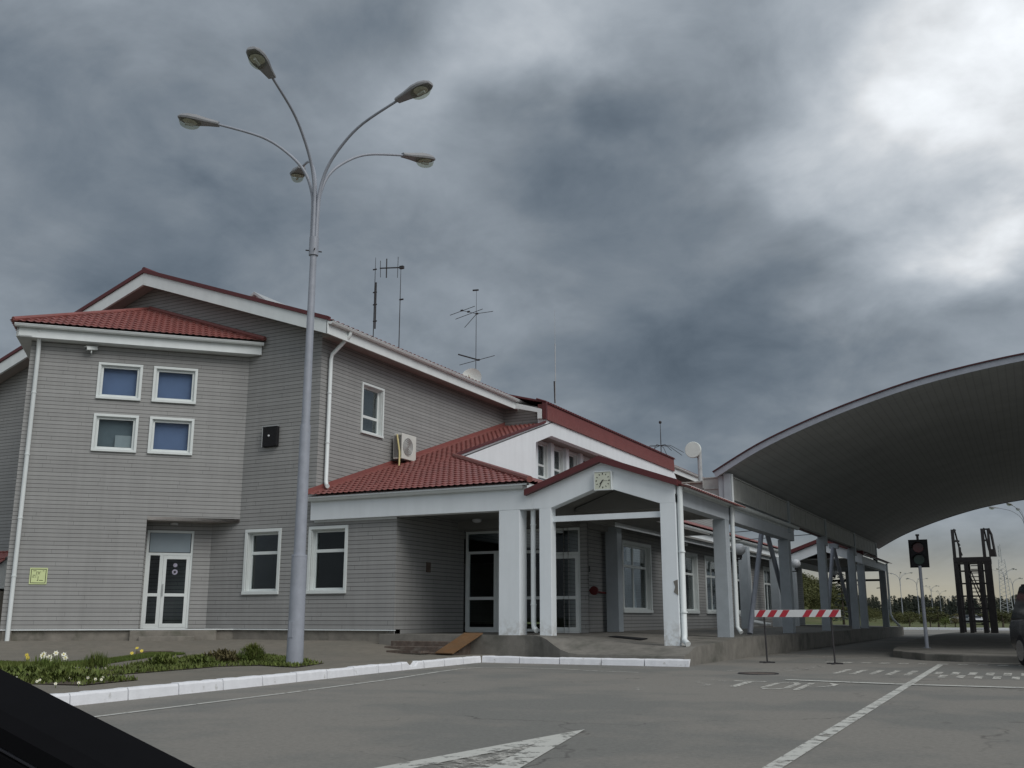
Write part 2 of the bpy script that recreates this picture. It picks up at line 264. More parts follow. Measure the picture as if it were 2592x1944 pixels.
# ------------------------------------------------------------------ mesh helpers
class MB:
    def __init__(s, O=None, U=None, V=None): s.v = []; s.f = []; s.frame(O, U, V)
    def frame(s, O=None, U=None, V=None):
        s.O = Vector(O) if O is not None else Vector((0, 0, 0)); s.U = Vector(U).normalized() if U is not None else Vector((1, 0, 0))
        s.V = Vector(V).normalized() if V is not None else Vector((0, 1, 0)); s.W = s.U.cross(s.V); return s
    def P(s, p): return s.O+s.U*p[0]+s.V*p[1]+s.W*p[2]
    def add(s, vs, fs):
        b = len(s.v); s.v += [tuple(s.P(p)) for p in vs]; s.f += [tuple(b+i for i in f) for f in fs]; return s
    def box(s, x0, x1, y0, y1, z0, z1):
        x0, x1 = min(x0, x1), max(x0, x1); y0, y1 = min(y0, y1), max(y0, y1); z0, z1 = min(z0, z1), max(z0, z1)
        return s.add([(x0, y0, z0), (x1, y0, z0), (x1, y1, z0), (x0, y1, z0), (x0, y0, z1), (x1, y0, z1), (x1, y1, z1), (x0, y1, z1)],
                     [(0, 3, 2, 1), (4, 5, 6, 7), (0, 1, 5, 4), (1, 2, 6, 5), (2, 3, 7, 6), (3, 0, 4, 7)])
    def prism(s, poly, ext):
        """poly: 3D points; ext: vector to extrude"""
        n = len(poly); e = Vector(ext); a = [Vector(p) for p in poly]; b = [p+e for p in a]
        tri = tessellate_polygon([a])
        return s.add(a+b, [tuple(t) for t in tri]+[tuple(i+n for i in reversed(t)) for t in tri]+[(i, (i+1) % n, (i+1) % n+n, i+n) for i in range(n)])
    def tube(s, pts, r, seg=10, caps=True):
        pts = [Vector(p) for p in pts]; rr = r if isinstance(r, (list, tuple)) else [r]*len(pts); vs = []; fs = []
        ref = None
        for i, p in enumerate(pts):
            d = (pts[min(i+1, len(pts)-1)]-pts[max(i-1, 0)]).normalized()
            if ref is None: ref = Vector((0, 0, 1)) if abs(d.z) < .9 else Vector((1, 0, 0))
            else: ref = ref-d*ref.dot(d); ref = ref.normalized() if ref.length > 1e-4 else d.orthogonal().normalized()
            a = d.cross(ref).normalized(); b_ = d.cross(a).normalized()
            for k in range(seg):
                an = 2*math.pi*k/seg; vs.append(p+(a*math.cos(an)+b_*math.sin(an))*rr[i])
        for i in range(len(pts)-1):
            for k in range(seg):
                k2 = (k+1) % seg; fs.append((i*seg+k, i*seg+k2, (i+1)*seg+k2, (i+1)*seg+k))
        if caps: fs.append(tuple(range(seg))); fs.append(tuple((len(pts)-1)*seg+k for k in reversed(range(seg))))
        return s.add(vs, fs)
    def sphere(s, c, r, seg=20, rings=12, sz=1.0):
        vs = [(c[0], c[1], c[2]-r*sz)]; fs = []
        for i in range(1, rings):
            a = math.pi*i/rings
            for k in range(seg): b = 2*math.pi*k/seg; vs.append((c[0]+r*math.sin(a)*math.cos(b), c[1]+r*math.sin(a)*math.sin(b), c[2]-r*sz*math.cos(a)))
        vs.append((c[0], c[1], c[2]+r*sz)); n = len(vs)-1
        for k in range(seg): fs.append((0, 1+(k+1) % seg, 1+k)); fs.append((n, n-seg+k, n-seg+(k+1) % seg))
        for i in range(rings-2):
            for k in range(seg): a = 1+i*seg+k; b = 1+i*seg+(k+1) % seg; fs.append((a, b, b+seg, a+seg))
        return s.add(vs, fs)
    def cyl(s, c, r, h, axis='z', seg=24, r2=None):
        d = {'x': Vector((1, 0, 0)), 'y': Vector((0, 1, 0)), 'z': Vector((0, 0, 1))}[axis]; c = Vector(c)
        return s.tube([c, c+d*h], [r, r if r2 is None else r2], seg)
    def quad(s, a, b, c, d): return s.add([a, b, c, d], [(0, 1, 2, 3)])
    def build(s, name, m, parent=None, smooth=False, bevel=0, solid=0):
        me = bpy.data.meshes.new(name); me.from_pydata(s.v, [], s.f); me.validate()
        bm = bmesh.new(); bm.from_mesh(me); bmesh.ops.recalc_face_normals(bm, faces=bm.faces) if not solid else None; bm.to_mesh(me); bm.free()
        if m: me.materials.append(m)
        o = bpy.data.objects.new(name, me); COL.objects.link(o)
        if parent is not None:
            o.parent = parent
            wm = parent.matrix_world if False else None
            org = ORIG.get(parent.name)
            if org: me.transform(Matrix.Translation(-org)); ORIG[o.name] = org
        if smooth:
            for p in me.polygons: p.use_smooth = True
            try: me.set_sharp_from_angle(angle=R(40))
            except Exception: pass
        if bevel:
            b = o.modifiers.new('bevel', 'BEVEL'); b.width = bevel; b.segments = 2; b.limit_method = 'ANGLE'; b.angle_limit = R(40)
        if solid:
            q = o.modifiers.new('solid', 'SOLIDIFY'); q.thickness = solid; q.offset = -1; q.use_rim = False
        return o
ORIG = {}   # world position of each thing's base: children meshes are stored relative to it
def thing(name, loc, label, cat, group=None):
    o = bpy.data.objects.new(name, None); COL.objects.link(o); o.location = loc; o.empty_display_size = .3
    ORIG[o.name] = Vector(loc); o['label'] = label; o['category'] = cat
    if group: o['group'] = group
    return o
def tag(o, label, cat, group=None):
    o['label'] = label; o['category'] = cat
    if group: o['group'] = group
    return o
def struct(o, kind='structure'): o['kind'] = kind; return o
def wall(name, m, parent, poly, normal, holes=(), thick=.2):
    """flat wall: polygon of 3D points, holes = lists of 3D points, solidified inward"""
    loops = [[Vector(p) for p in poly]]+[[Vector(p) for p in h] for h in holes]
    tri = tessellate_polygon(loops); flat = [p for l in loops for p in l]; nn = Vector(normal)
    fs = []
    for t in tri:
        a, b, c = [flat[i] for i in t]; g = (b-a).cross(c-a)
        fs.append(tuple(t) if g.dot(nn) > 0 else tuple(reversed(t)))
    mb = MB(); mb.v = [tuple(p) for p in flat]; mb.f = fs
    return mb.build(name, m, parent, solid=thick)
def rect(O, U, a0, a1, z0, z1):
    O = Vector(O); U = Vector(U).normalized(); Z = Vector((0, 0, 1))
    return [O+U*a0+Z*z0, O+U*a1+Z*z0, O+U*a1+Z*z1, O+U*a0+Z*z1]
def window(parent, O, U, a0, a1, z0, z1, vm=(), hm=(), blind=None, deep=.12, trim=.09, name='window', m=None, label=None, proud=.045):
    """O,U: wall line; outward normal = U x Z. mesh = surround + sash, child pane"""
    U = Vector(U).normalized(); nrm_ = U.cross(Vector((0, 0, 1))); Vv = -nrm_   # V points inward
    f = MB(O, U, Vv); m = m or PVC
    # surround boards, mitred look: verticals between horizontals
    if trim:
        f.box(a0-trim, a1+trim, -proud, -.001, z1, z1+trim); f.box(a0-trim, a1+trim, -proud-.02, -.001, z0-trim, z0)
        f.box(a0-trim, a0, -proud, -.001, z0, z1); f.box(a1, a1+trim, -proud, -.001, z0, z1)
    # reveal lining
    t = .02
    f.box(a0, a0+t, 0, deep+.08, z0, z1); f.box(a1-t, a1, 0, deep+.08, z0, z1); f.box(a0+t, a1-t, 0, deep+.08, z1-t, z1); f.box(a0+t, a1-t, 0, deep+.08, z0, z0+t)
    s = .055; b0, b1 = deep, deep+.06
    f.box(a0+t, a0+t+s, b0, b1, z0+t, z1-t); f.box(a1-t-s, a1-t, b0, b1, z0+t, z1-t)
    f.box(a0+t+s, a1-t-s, b0, b1, z0+t, z0+t+s); f.box(a0+t+s, a1-t-s, b0, b1, z1-t-s, z1-t)
    for v in vm: f.box(v-.035, v+.035, b0+.003, b1+.003, z0+t+s, z1-t-s)
    for h in hm: f.box(a0+t+s, a1-t-s, b0+.001, b1+.002, h-.045, h+.045)
    w = f.build(name, m, parent, bevel=.006)
    if label: w['label'] = label
    g = MB(O, U, Vv); g.box(a0+t+s-.01, a1-t-s+.01, b0+.025, b0+.035, z0+t+s-.01, z1-t-s+.01); g.build('pane', GLASS, w)
    if blind:
        d = MB(O, U, Vv); d.box(a0+.02, a1-.02, b1+.12, b1+.14, z0+(z1-z0)*blind[1], z1); d.build('blind', blind[0], w)
    return w
def pipe(parent, pts, r=.055, name='downpipe', brackets=()):
    mb = MB(); mb.tube(pts, r, 12)
    for z in brackets:
        i_ = max(range(len(pts)-1), key=lambda k: abs(Vector(pts[k])[2]-Vector(pts[k+1])[2])); p = Vector(pts[i_])
        mb.cyl((p.x, p.y, z), r+.012, .035)
    return mb.build(name, TRIM, parent, smooth=True)
def tiles(parent, O, U, V, wid, length, clips=(), name='roof', pitch=.19, step=.35, m=None, amp=.022, thick=True, res=6):
    """pressed-metal tile sheet. O eave corner, U along eave, V up slope; clips: (point, normal) keep side n<0"""
    U = Vector(U).normalized(); V = Vector(V).normalized(); W = U.cross(V)
    if W.z < 0: W = -W
    O = Vector(O); nx = max(2, int(wid/pitch*res)); vs = []; fs = []
    rows = []; n = int(length/step)+1
    for i in range(n):
        y0 = i*step; y1 = min(length, (i+1)*step)
        rows += [(y0, .045), (y0+.03, .05), (y0+(y1-y0)*.5, .03), (y1-.001, .008)]
    for (y, h) in rows:
        for j in range(nx+1):
            x = wid*j/nx; w = math.cos(2*math.pi*x/pitch); hh = h+amp*(w if w > -.4 else -.4)
            yy = y-(.018*w if h > .04 else 0)
            vs.append(O+U*x+V*yy+W*hh)
    for i in range(len(rows)-1):
        for j in range(nx): a = i*(nx+1)+j; fs.append((a, a+1, a+nx+2, a+nx+1))
    me = bpy.data.meshes.new(name); me.from_pydata([tuple(v) for v in vs], [], fs)
    bm = bmesh.new(); bm.from_mesh(me)
    for (p, nn) in clips:
        bmesh.ops.bisect_plane(bm, geom=bm.verts[:]+bm.edges[:]+bm.faces[:], plane_co=Vector(p), plane_no=Vector(nn), clear_outer=True)
    bmesh.ops.recalc_face_normals(bm, faces=bm.faces)
    bm.to_mesh(me); bm.free(); me.materials.append(m or TILE)
    for p in me.polygons: p.use_smooth = True
    try: me.set_sharp_from_angle(angle=R(50))
    except Exception: pass
    me.transform(Matrix.Translation(-ORIG[parent.name]))
    o = bpy.data.objects.new(name, me); COL.objects.link(o); o.parent = parent
    return o
def gutter(parent, A, B, out, r=.075, name='gutter'):
    """half-round gutter from A to B; out = outward horizontal dir; A,B is top of back edge"""
    A = Vector(A); B = Vector(B); out = Vector(out).normalized(); seg = 8; vs = []; fs = []
    prof = []
    for k in range(seg+1):
        a = math.pi*k/seg; prof.append((r-math.cos(a)*r, -math.sin(a)*r))
    prof2 = [(r-math.cos(math.pi*k/seg)*(r-.008), -math.sin(math.pi*k/seg)*(r-.008)) for k in reversed(range(seg+1))]
    pr = prof+prof2; n = len(pr)
    for P_ in (A, B):
        for (a, b) in pr: vs.append(P_+out*a+Vector((0, 0, b)))
    for i in range(n): fs.append((i, (i+1) % n, (i+1) % n+n, i+n))
    mb = MB(); mb.add(vs, fs)
    for P_ in (A, B):   # end caps
        mb.add([P_+out*(r-math.cos(math.pi*k/seg)*r)+Vector((0, 0, -math.sin(math.pi*k/seg)*r)) for k in range(seg+1)], [tuple(range(seg+1))])
    # front bead
    mb.tube([A+out*2*r, B+out*2*r], .012, 6)
    return mb.build(name, TRIM, parent, smooth=True)
Z = Vector((0, 0, 1))
# ------------------------------------------------------------------ ground, road, pavement
def S01(t): t = min(1, max(0, t)); return t*t*(3-2*t)
YF, XC, XW = 23.6, -18.16, -15.36
def zp(X, Y):
    if X > -20.93: yw = 23.6
    elif X > -25.3: yw = 23.6+(X+20.93)
    else: yw = 19.2-(X+25.3)
    return .20+.28*S01((-13-X)/3.5)*S01((Y-(min(yw, 23.6)-4.0))/3.6)
def sheet(name, xs, ys, zf, m, kind='structure'):
    mb = MB(); nx = len(xs)
    for y in ys:
        for x in xs: mb.v.append((x, y, zf(x, y)))
    for j in range(len(ys)-1):
        for i in range(nx-1): a = j*nx+i; mb.f.append((a, a+1, a+nx+1, a+nx))
    o = mb.build(name, m); struct(o, kind); return o
def frange(a, b, n): return [a+(b-a)*i/n for i in range(n+1)]
sheet('ground', frange(-1500, 1500, 12), frange(-1500, 2500, 16), lambda x, y: -.02, FIELD)
def KX(Y):   # kerb line
    pts = [(-20, -9.0), (0, -10.0), (8.73, -10.52), (13.5, -11.0), (17.8, -11.56), (22.16, -11.92)]
    for (a, b), (c, d) in zip(pts, pts[1:]):
        if Y <= c: return b+(d-b)*(Y-a)/(c-a)
    return pts[-1][1]
road = MB(); road.add([(-14, -60, .05), (90, -60, .05), (90, 62, .05), (60, 76, .05), (-8, 80, .05), (-14, 80, .05)], [(0, 1, 2, 3, 4, 5)])
struct(road.build('road', ASPH))
# side road beyond the island, running off to the right
mb = MB(); mb.add([(-9, 80, .052), (60, 76, .052), (90, 62, .052), (90, 74, .052), (62, 90, .052), (-6, 97, .052), (-16, 99, .052), (-16, 80, .052)], [(0, 1, 2, 3, 4, 5, 6, 7)])
struct(mb.build('far_road', ASPH))
# pavement: follows the kerb line, rises towards the building
pv = MB(); YS = frange(-20, 24.2, 88); NXp = 46
for y in YS:
    k = min(KX(min(y, 22.16))-.14, -12.06 if y > 22.0 else 0)
    for i in range(NXp+1):
        x = k-(i/NXp)**1.5*50; pv.v.append((x, y, zp(x, y)+.006*math.sin(x*2.1)*math.sin(y*1.7)))
for j in range(len(YS)-1):
    for i in range(NXp): a = j*(NXp+1)+i; pv.f.append((a, a+1, a+NXp+2, a+NXp+1))
b0 = len(pv.v)
for j in range(len(YS)): v = pv.v[j*(NXp+1)]; pv.v.append((v[0], v[1], 0))
for j in range(len(YS)-1): pv.f.append((j*(NXp+1), (j+1)*(NXp+1), b0+j+1, b0+j))
struct(pv.build('pavement', PAVE, smooth=True))
# ------------------------------------------------------------------ kerb
kb = MB(); path = [(KX(y), y) for y in frange(-12, 22.16, 34)]
def kerb_seg(a, b, z1=.205, z0=.0, w=.16, gap=.012, bev=.03, dip=None):
    a = Vector((*a, 0)); b = Vector((*b, 0)); d = (b-a).normalized(); n = Vector((-d.y, d.x, 0)); Ln = (b-a).length
    q = MB(a, d, n)   # V = left of travel = away from road
    segs = 8
    vs = []; fs = []
    for i in range(segs+1):
        x = gap+(Ln-2*gap)*i/segs; zt = z1+random.uniform(-.004, .004); yo = random.uniform(-.004, .004)
        if dip and dip[0] <= i <= dip[1]: zt -= dip[2]
        for (yy, zz) in ((0+yo, z0), (0+yo+.012, zt-bev), (bev+yo, zt), (w, zt)): vs.append((x, yy, zz))
    for i in range(segs):
        for k in range(3): p = i*4+k; fs.append((p, p+1, p+5, p+4))
    fs.append((0, 1, 2, 3)); e = segs*4; fs.append((e+3, e+2, e+1, e))
    q.add(vs, fs); return q
def join(*mbs):
    o = MB()
    for m_ in mbs: b = len(o.v); o.v += m_.v; o.f += [tuple(b+i for i in f) for f in m_.f]
    return o
segs = []
for i, (a, b) in enumerate(zip(path, path[1:])):
    dz = .205+random.uniform(-.006, .006)
    if abs((a[1]+b[1])/2-18.2) < .5: segs.append(kerb_seg(a, b, dz, dip=(3, 5, .07)))
    else: segs.append(kerb_seg(a, b, dz))
segs.append(kerb_seg(path[-1], (-10.9, 22.14), .205)); 
for a, b in zip(frange(-10.9, -6.79, 4), frange(-10.9, -6.79, 4)[1:]): segs.append(kerb_seg((a, 22.14+(a+10.9)*.01), (b, 22.14+(b+10.9)*.01), .20+random.uniform(-.008, .008)))
struct(join(*segs).build('kerb', KERBM))
# ------------------------------------------------------------------ platform of the terminal
def zt(X, Y): return .67-.09*S01((X+11)/3.5)-.12*S01((X+11)/3)*S01((27.3-Y)/3.5)
pxs = frange(-15.5, -6.95, 34); pys = [22.36, 22.7, 23.1, 23.4]+frange(24, 30, 8)+frange(32, 66, 17)
pf = MB(); nx = len(pxs)
def py(x, y):
    yf = 23.12 if x < -11.2 else (23.12-.76*S01((x+11.2)/1.5))
    return max(y, yf)+(0.001*pys.index(y) if y < yf else 0)
for j, y in enumerate(pys):
    for x in pxs:
        Y = py(x, y); z = zt(x, Y)
        rr = S01((x+11.0)/1.6)
        if Y < 23.35: z = z*(1-rr)+rr*(.27+(z-.27)*S01((Y-22.36)/1.1))
        pf.v.append((x, Y, z+.004*math.sin(x*3.1+y)))
for j in range(len(pys)-1):
    for i in range(nx-1): a = j*nx+i; pf.f.append((a, a+1, a+nx+1, a+nx))
def skirt(idx):
    b = len(pf.v)
    for i in idx: v = pf.v[i]; pf.v.append((v[0], v[1], 0.0))
    for k in range(len(idx)-1): pf.f.append((idx[k], idx[k+1], b+k+1, b+k))
skirt([i for i in range(nx)]); skirt([j*nx+nx-1 for j in range(len(pys))]); skirt([(len(pys)-1)*nx+i for i in range(nx)]); skirt([j*nx for j in range(len(pys))])
struct(pf.build('platform', CONC))
st = MB()
for i in range(3): st.box(-14.95, -12.75, 23.13-.3*(3-i), 23.14-.3*(3-i)+.3, .05, .26+.125*i)
struct(st.build('entrance_steps', RUST, bevel=.012))
# ------------------------------------------------------------------ traffic island
isl = [(-3.62, 31.2), (-3.5, 30.2), (-2.5, 28.1), (-1.6, 27.55), (-.29, 27.24), (1.6, 27.2), (2.6, 27.6), (3.0, 28.6), (3.0, 76), (-1.38, 77.7), (-4.11, 74.1), (-4.67, 59.7), (-4.5, 49), (-4.39, 43), (-3.74, 32.4)]
it = MB().prism([(x, y, .0) for x, y in isl], (0, 0, .225)); struct(it.build('traffic_island', CONC, bevel=.03))
# ------------------------------------------------------------------ road markings (thin painted sheets)
def strip(mb, pts, w, z=.056):
    P_ = [Vector((x, y, z)) for x, y in pts]; vs = []
    for i, p in enumerate(P_):
        d = (P_[min(i+1, len(P_)-1)]-P_[max(i-1, 0)]).normalized(); n = Vector((-d.y, d.x, 0))
        vs += [p-n*w/2, p+n*w/2]
    mb.add(vs, [(2*i, 2*i+1, 2*i+3, 2*i+2) for i in range(len(P_)-1)])
m1 = MB(); strip(m1, [(-8.2, -8), (-9.16, 8.15), (-9.62, 12.25), (-10.1, 15.54), (-10.6, 17.9), (-10.8, 19.2), (-10.7, 19.95), (-10.3, 20.15), (-8.79, 20.01), (-7.91, 19.61), (-7.0, 19.5)], .085)
struct(m1.build('edge_line', PAINT))
m2 = MB(); strip(m2, [(-1.0, -6), (-1.77, 7.7), (-1.98, 25.8)], .13); struct(m2.build('lane_line', PAINT))
m3 = MB(); strip(m3, [(-3.9, 18.3), (-3.0, 18.1), (-1.89, 17.9), (-.23, 17.83), (6, 17.8)], .24, .0605); struct(m3.build('stop_line', PAINT))
m4 = MB()
strip(m4, [(-4.63, 17.65), (-4.08, 17.6)], .16); strip(m4, [(-4.34, 17.5), (-4.26, 16.1)], .13)
strip(m4, [(-3.80, 16.2), (-3.83, 17.3), (-3.72, 17.6), (-3.6, 17.6), (-3.5, 17.3), (-3.46, 16.2), (-3.56, 15.92), (-3.7, 15.92), (-3.80, 16.2)], .1)
strip(m4, [(-3.24, 15.85), (-3.33, 17.62), (-3.05, 17.7), (-2.93, 17.4), (-2.93, 17.0), (-3.02, 16.8), (-3.26, 16.78)], .1)
struct(m4.build('stop_lettering', PAINTW))
m4 = MB(); strip(m4, [(-4.72, 17.3), (-4.78, 17.6), (-4.95, 17.72), (-5.12, 17.6), (-5.14, 17.2), (-4.95, 16.8), (-4.74, 16.5), (-4.72, 16.1), (-4.85, 15.9), (-5.05, 15.92), (-5.16, 16.2)], .1)
strip(m4, [(-5.5, 15.2), (-5.3, 14.8)], .12)
struct(m4.build('stop_lettering_worn', PAINTX))
m5 = MB()
for i in range(17): x = -4.6+i*.42; m5.add([(x, 25.75, .0565), (x+.22, 25.75, .0565), (x+.25, 26.2, .0565), (x+.03, 26.2, .0565)], [(0, 1, 2, 3)])
for i in range(5): x = -3.55+i*.32; m5.add([(x, 20.7, .0565), (x+.12, 20.7, .0565), (x+.12, 22.5, .0565), (x, 22.5, .0565)], [(0, 1, 2, 3)])
for i in range(9): x = -1.80+i*.30; m5.add([(x, 21.4, .0565), (x+.14, 21.4, .0565), (x+.14, 22.4, .0565), (x, 22.4, .0565)], [(0, 1, 2, 3)]); m5.add([(x+.16, 20.2, .0565), (x+.29, 20.2, .0565), (x+.29, 21.1, .0565), (x+.16, 21.1, .0565)], [(0, 1, 2, 3)])
struct(m5.build('dashed_marking', PAINTW))
T_, L_, R_ = Vector((-3.95, 9.45, 0)), Vector((-4.45, 5.1, 0)), Vector((-2.98, 5.1, 0))
def zq(v, z): return (v.x, v.y, z)
Li, Ri, Ti = L_+Vector((.24, 0, 0)), R_+Vector((-.26, 0, 0)), Vector((-3.88, 8.2, 0))
m6b = MB(); m6b.add([zq(L_, .056), zq(Li, .056), zq(Ti, .056), zq(Ri, .056), zq(R_, .056), zq(T_, .056)], [(0, 1, 2, 5), (2, 3, 4, 5)]); struct(m6b.build('arrow_marking', PAINT))
m6 = MB(); m6.add([zq(Li, .057), zq(Ri, .057), zq(Ti, .057)], [(0, 1, 2)]); struct(m6.build('arrow_marking_worn', PAINTX))
m7 = MB(); strip(m7, [(-4.5, 21.3), (-4.3, 22.6), (-4.42, 24.1), (-4.1, 23.2)], .10); strip(m7, [(-4.9, 22.2), (-4.45, 22.9)], .1); strip(m7, [(-5.6, 20.9), (-5.1, 21.4), (-4.7, 21.5)], .12)
struct(m7.build('faded_arrow', PAINTX))
m8 = MB(); strip(m8, [(-6.9, 30.5), (-5.1, 29.6), (-3.75, 29.4)], .1); struct(m8.build('lane_edge_line', PAINTW))
mh = thing('manhole_cover', (-4.8, 20.1, .05), 'rusty brown manhole cover in the road beside the worn stop lettering', 'manhole cover')
MB().cyl((-4.8, 20.1, .045), .34, .014, seg=32).build('lid', RUST, mh, bevel=.004)
MB().tube([(-4.8+.37*math.cos(a), 20.1+.37*math.sin(a), .052) for a in frange(0, 6.2832, 32)], .018, 6).build('rim', DARK, mh)
# ================================================================== TERMINAL BUILDING
AN = thing('garden_annex', (-30.5, 20.6, .3), 'red tiled lean-to cut by the left edge of the view, beside the bay', 'annex')
MB().box(-34, -27.8, 20.2, 21.15, .2, 1.95).build('wall', PLINTH, AN)
B = thing('terminal_building', (XC, YF, .5), 'grey sided two storey terminal with red tiled roofs and a white columned porch', 'building')
ZB = .78; TAN = .347
AX, AZ = -25.1, 12.05        # roof apex (underside line) on the front gable
def roofz(X): return AZ-abs(X-AX)*TAN
XL = -34.6
XEND = 66.0
# front gable wall; hidden part behind the bay is left open to the bay
s2 = math.sqrt(.5); BAYR = (-20.93, 23.6); BAYT = (-25.3, 19.23); BAYL = (-29.67, 23.6)
wz = 1.74
def win_hole(x0, x1, z0=1.84, z1=3.55): return rect((0, YF, 0), (1, 0, 0), x0, x1, z0, z1)
wins_front = [(-20.57, -19.41), (-18.23, -17.05)]
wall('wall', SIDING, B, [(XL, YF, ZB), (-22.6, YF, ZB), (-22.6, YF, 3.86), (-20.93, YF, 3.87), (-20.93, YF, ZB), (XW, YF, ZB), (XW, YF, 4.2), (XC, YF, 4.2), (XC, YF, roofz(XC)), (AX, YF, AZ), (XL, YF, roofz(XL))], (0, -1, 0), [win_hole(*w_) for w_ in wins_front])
for (a, b) in wins_front:
    window(B, (0, YF, 0), (1, 0, 0), a, b, 1.84, 3.55, hm=(2.95,), trim=.09, label=None, deep=.14)
# dark room backs so that windows see an interior, with floor slabs
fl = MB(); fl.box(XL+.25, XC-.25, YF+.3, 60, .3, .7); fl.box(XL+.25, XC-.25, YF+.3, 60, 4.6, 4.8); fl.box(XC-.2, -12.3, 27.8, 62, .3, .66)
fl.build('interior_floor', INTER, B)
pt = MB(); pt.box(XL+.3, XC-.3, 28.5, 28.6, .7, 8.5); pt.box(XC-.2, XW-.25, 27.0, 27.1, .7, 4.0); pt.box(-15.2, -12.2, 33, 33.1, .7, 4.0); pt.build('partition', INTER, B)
# right-hand side wall of the main block
sw = [(25.68+.08, 26.88-.02, 6.78, 8.27)]
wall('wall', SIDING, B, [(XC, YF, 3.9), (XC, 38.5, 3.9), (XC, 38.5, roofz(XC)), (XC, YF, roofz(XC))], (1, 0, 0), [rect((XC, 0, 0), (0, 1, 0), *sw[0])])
window(B, (XC, 0, 0), (0, 1, 0), *sw[0], hm=(7.30,), trim=.07, blind=(INTER, .0))
wall('wall', SIDING, B, [(XC, 38.5, 3.9), (XC, XEND, 3.9), (XC, XEND, roofz(XC)), (XC, 38.5, roofz(XC))], (1, 0, 0))
wall('wall', SIDING, B, [(XL, YF, ZB), (XL, XEND, ZB), (XL, XEND, roofz(XL)), (XL, YF, roofz(XL))], (-1, 0, 0))
wall('wall', SIDING, B, [(XL, XEND, ZB), (XC, XEND, ZB), (XC, XEND, roofz(XC)), (AX, XEND, AZ), (XL, XEND, roofz(XL))], (0, 1, 0))
# plinth
pl = MB(); pl.box(XL, -20.93, YF+.04, YF+.3, 0, ZB); pl.box(-20.93, XW+.0, YF+.04, YF+.3, 0, ZB); pl.box(XW-.3, XW-.04, YF+.3, 27.4, 0, ZB); pl.box(XL, XL+.3, YF+.3, XEND, 0, ZB)
for (a, b) in ((BAYR, BAYT), (BAYT, BAYL)):
    a = Vector((*a, 0)); b = Vector((*b, 0)); d = (b-a).normalized(); n = Vector((-d.y, d.x, 0))
    if n.y < 0: n = -n
    pl.prism([a+n*.06, b+n*.06, b+n*.3, a+n*.3], (0, 0, ZB))
pl.build('plinth', PLINTH, B)
# flashing strip under the siding
fs_ = MB(); fs_.box(XL, -20.96, YF-.025, YF+.05, ZB-.03, ZB); fs_.box(-20.93, XW+.02, YF-.025, YF+.05, ZB-.03, ZB)
fs_.frame(); a = Vector((*BAYR, 0)); b = Vector((*BAYT, 0)); d = (b-a).normalized(); n = Vector((s2, -s2, 0))
fs_.prism([a+n*.03+Z*(ZB-.03), b+n*.03+Z*(ZB-.03), b-n*.05+Z*(ZB-.03), a-n*.05+Z*(ZB-.03)], (0, 0, .03)); fs_.build('base_flashing', TRIM, B)
# main roof: two slabs, red, with verge trims; overhang .6
OV = .6; YV = YF-OV
def slope_slab(mb, x0, z0, x1, z1, y0, y1, t): mb.prism([(x0, y0, z0), (x1, y0, z1), (x1, y0, z1+t), (x0, y0, z0+t)], (0, y1-y0, 0))
EXR = XC+.62; EXL = XL-.62
zr = lambda X: AZ-abs(X-AX)*TAN
mb = MB(); slope_slab(mb, AX, AZ+.0, EXR, zr(EXR), YV+.05, XEND+.5, .14); slope_slab(mb, EXL, zr(EXL), AX, AZ+.0, YV+.05, XEND+.5, .14)
mb.build('soffit', TRIM, B)
nrmv = Vector((TAN, 0, 1)).normalized()
rl = (EXR+.03-AX)/math.cos(math.atan(TAN))
tiles(B, (EXR+.05, YV-.06, zr(EXR)+.135), (0, 1, 0), Vector((-1, 0, TAN)), XEND-YV+.4, rl, pitch=.25, res=4)
tiles(B, (EXL-.05, YV-.06, zr(EXL)+.135), (0, 1, 0), Vector((1, 0, TAN)), XEND-YV+.4, rl, pitch=.25, res=4)
rc = MB()
for sx, ex in ((1, EXR), (-1, EXL)):   # dark red verge flashing over the white fascia
    rc.prism([(AX, YV-.07, AZ+.14), (ex+sx*.06, YV-.07, zr(ex)+.12), (ex+sx*.06, YV-.07, zr(ex)+.24), (AX, YV-.07, AZ+.27)], (0, .14, 0))
rc.tube([(AX, YV-.05, AZ+.25), (AX, XEND, AZ+.25)], .09, 8)
rc.build('verge_flashing', REDTRIM, B)
# white gable fascia boards
gf = MB()
gf.prism([(AX, YV-.02, AZ+.135), (EXR+.0, YV-.02, zr(EXR)+.135), (EXR, YV-.02, zr(EXR)-.27), (AX, YV-.02, AZ-.27)], (0, .08, 0))
gf.prism([(AX-.002, YV-.02, AZ+.135), (AX-.002, YV-.02, AZ-.27), (EXL, YV-.02, zr(EXL)-.27), (EXL, YV-.02, zr(EXL)+.135)], (0, .08, 0))
gf.build('gable_fascia', TRIM, B)
# box soffit under the verge and the eave
so = MB(); so.prism([(AX, YV+.06, AZ-.2), (EXR-.02, YV+.06, zr(EXR)-.2), (EXR-.02, YV+.06, zr(EXR)-.01), (AX, YV+.06, AZ-.01)], (0, .5, 0))
so.prism([(EXL+.02, YV+.06, zr(EXL)-.2), (AX, YV+.06, AZ-.2), (AX, YV+.06, AZ-.01), (EXL+.02, YV+.06, zr(EXL)-.01)], (0, .5, 0))
so.box(XC+.02, EXR-.03, YV+.56, 38.0, zr(EXR)-.18, zr(EXR)-.02); so.build('soffit', SIDING if False else mat('soffit_board', (.30, .27, .25), .7, .08, 3), B)
ef = MB(); ef.box(EXR-.02, EXR+.03, YV-.02, XEND+.4, zr(EXR)-.27, zr(EXR)+.12); ef.box(EXL-.03, EXL+.02, YV-.02, XEND+.4, zr(EXL)-.27, zr(EXL)+.12); ef.build('eave_fascia', TRIM, B)
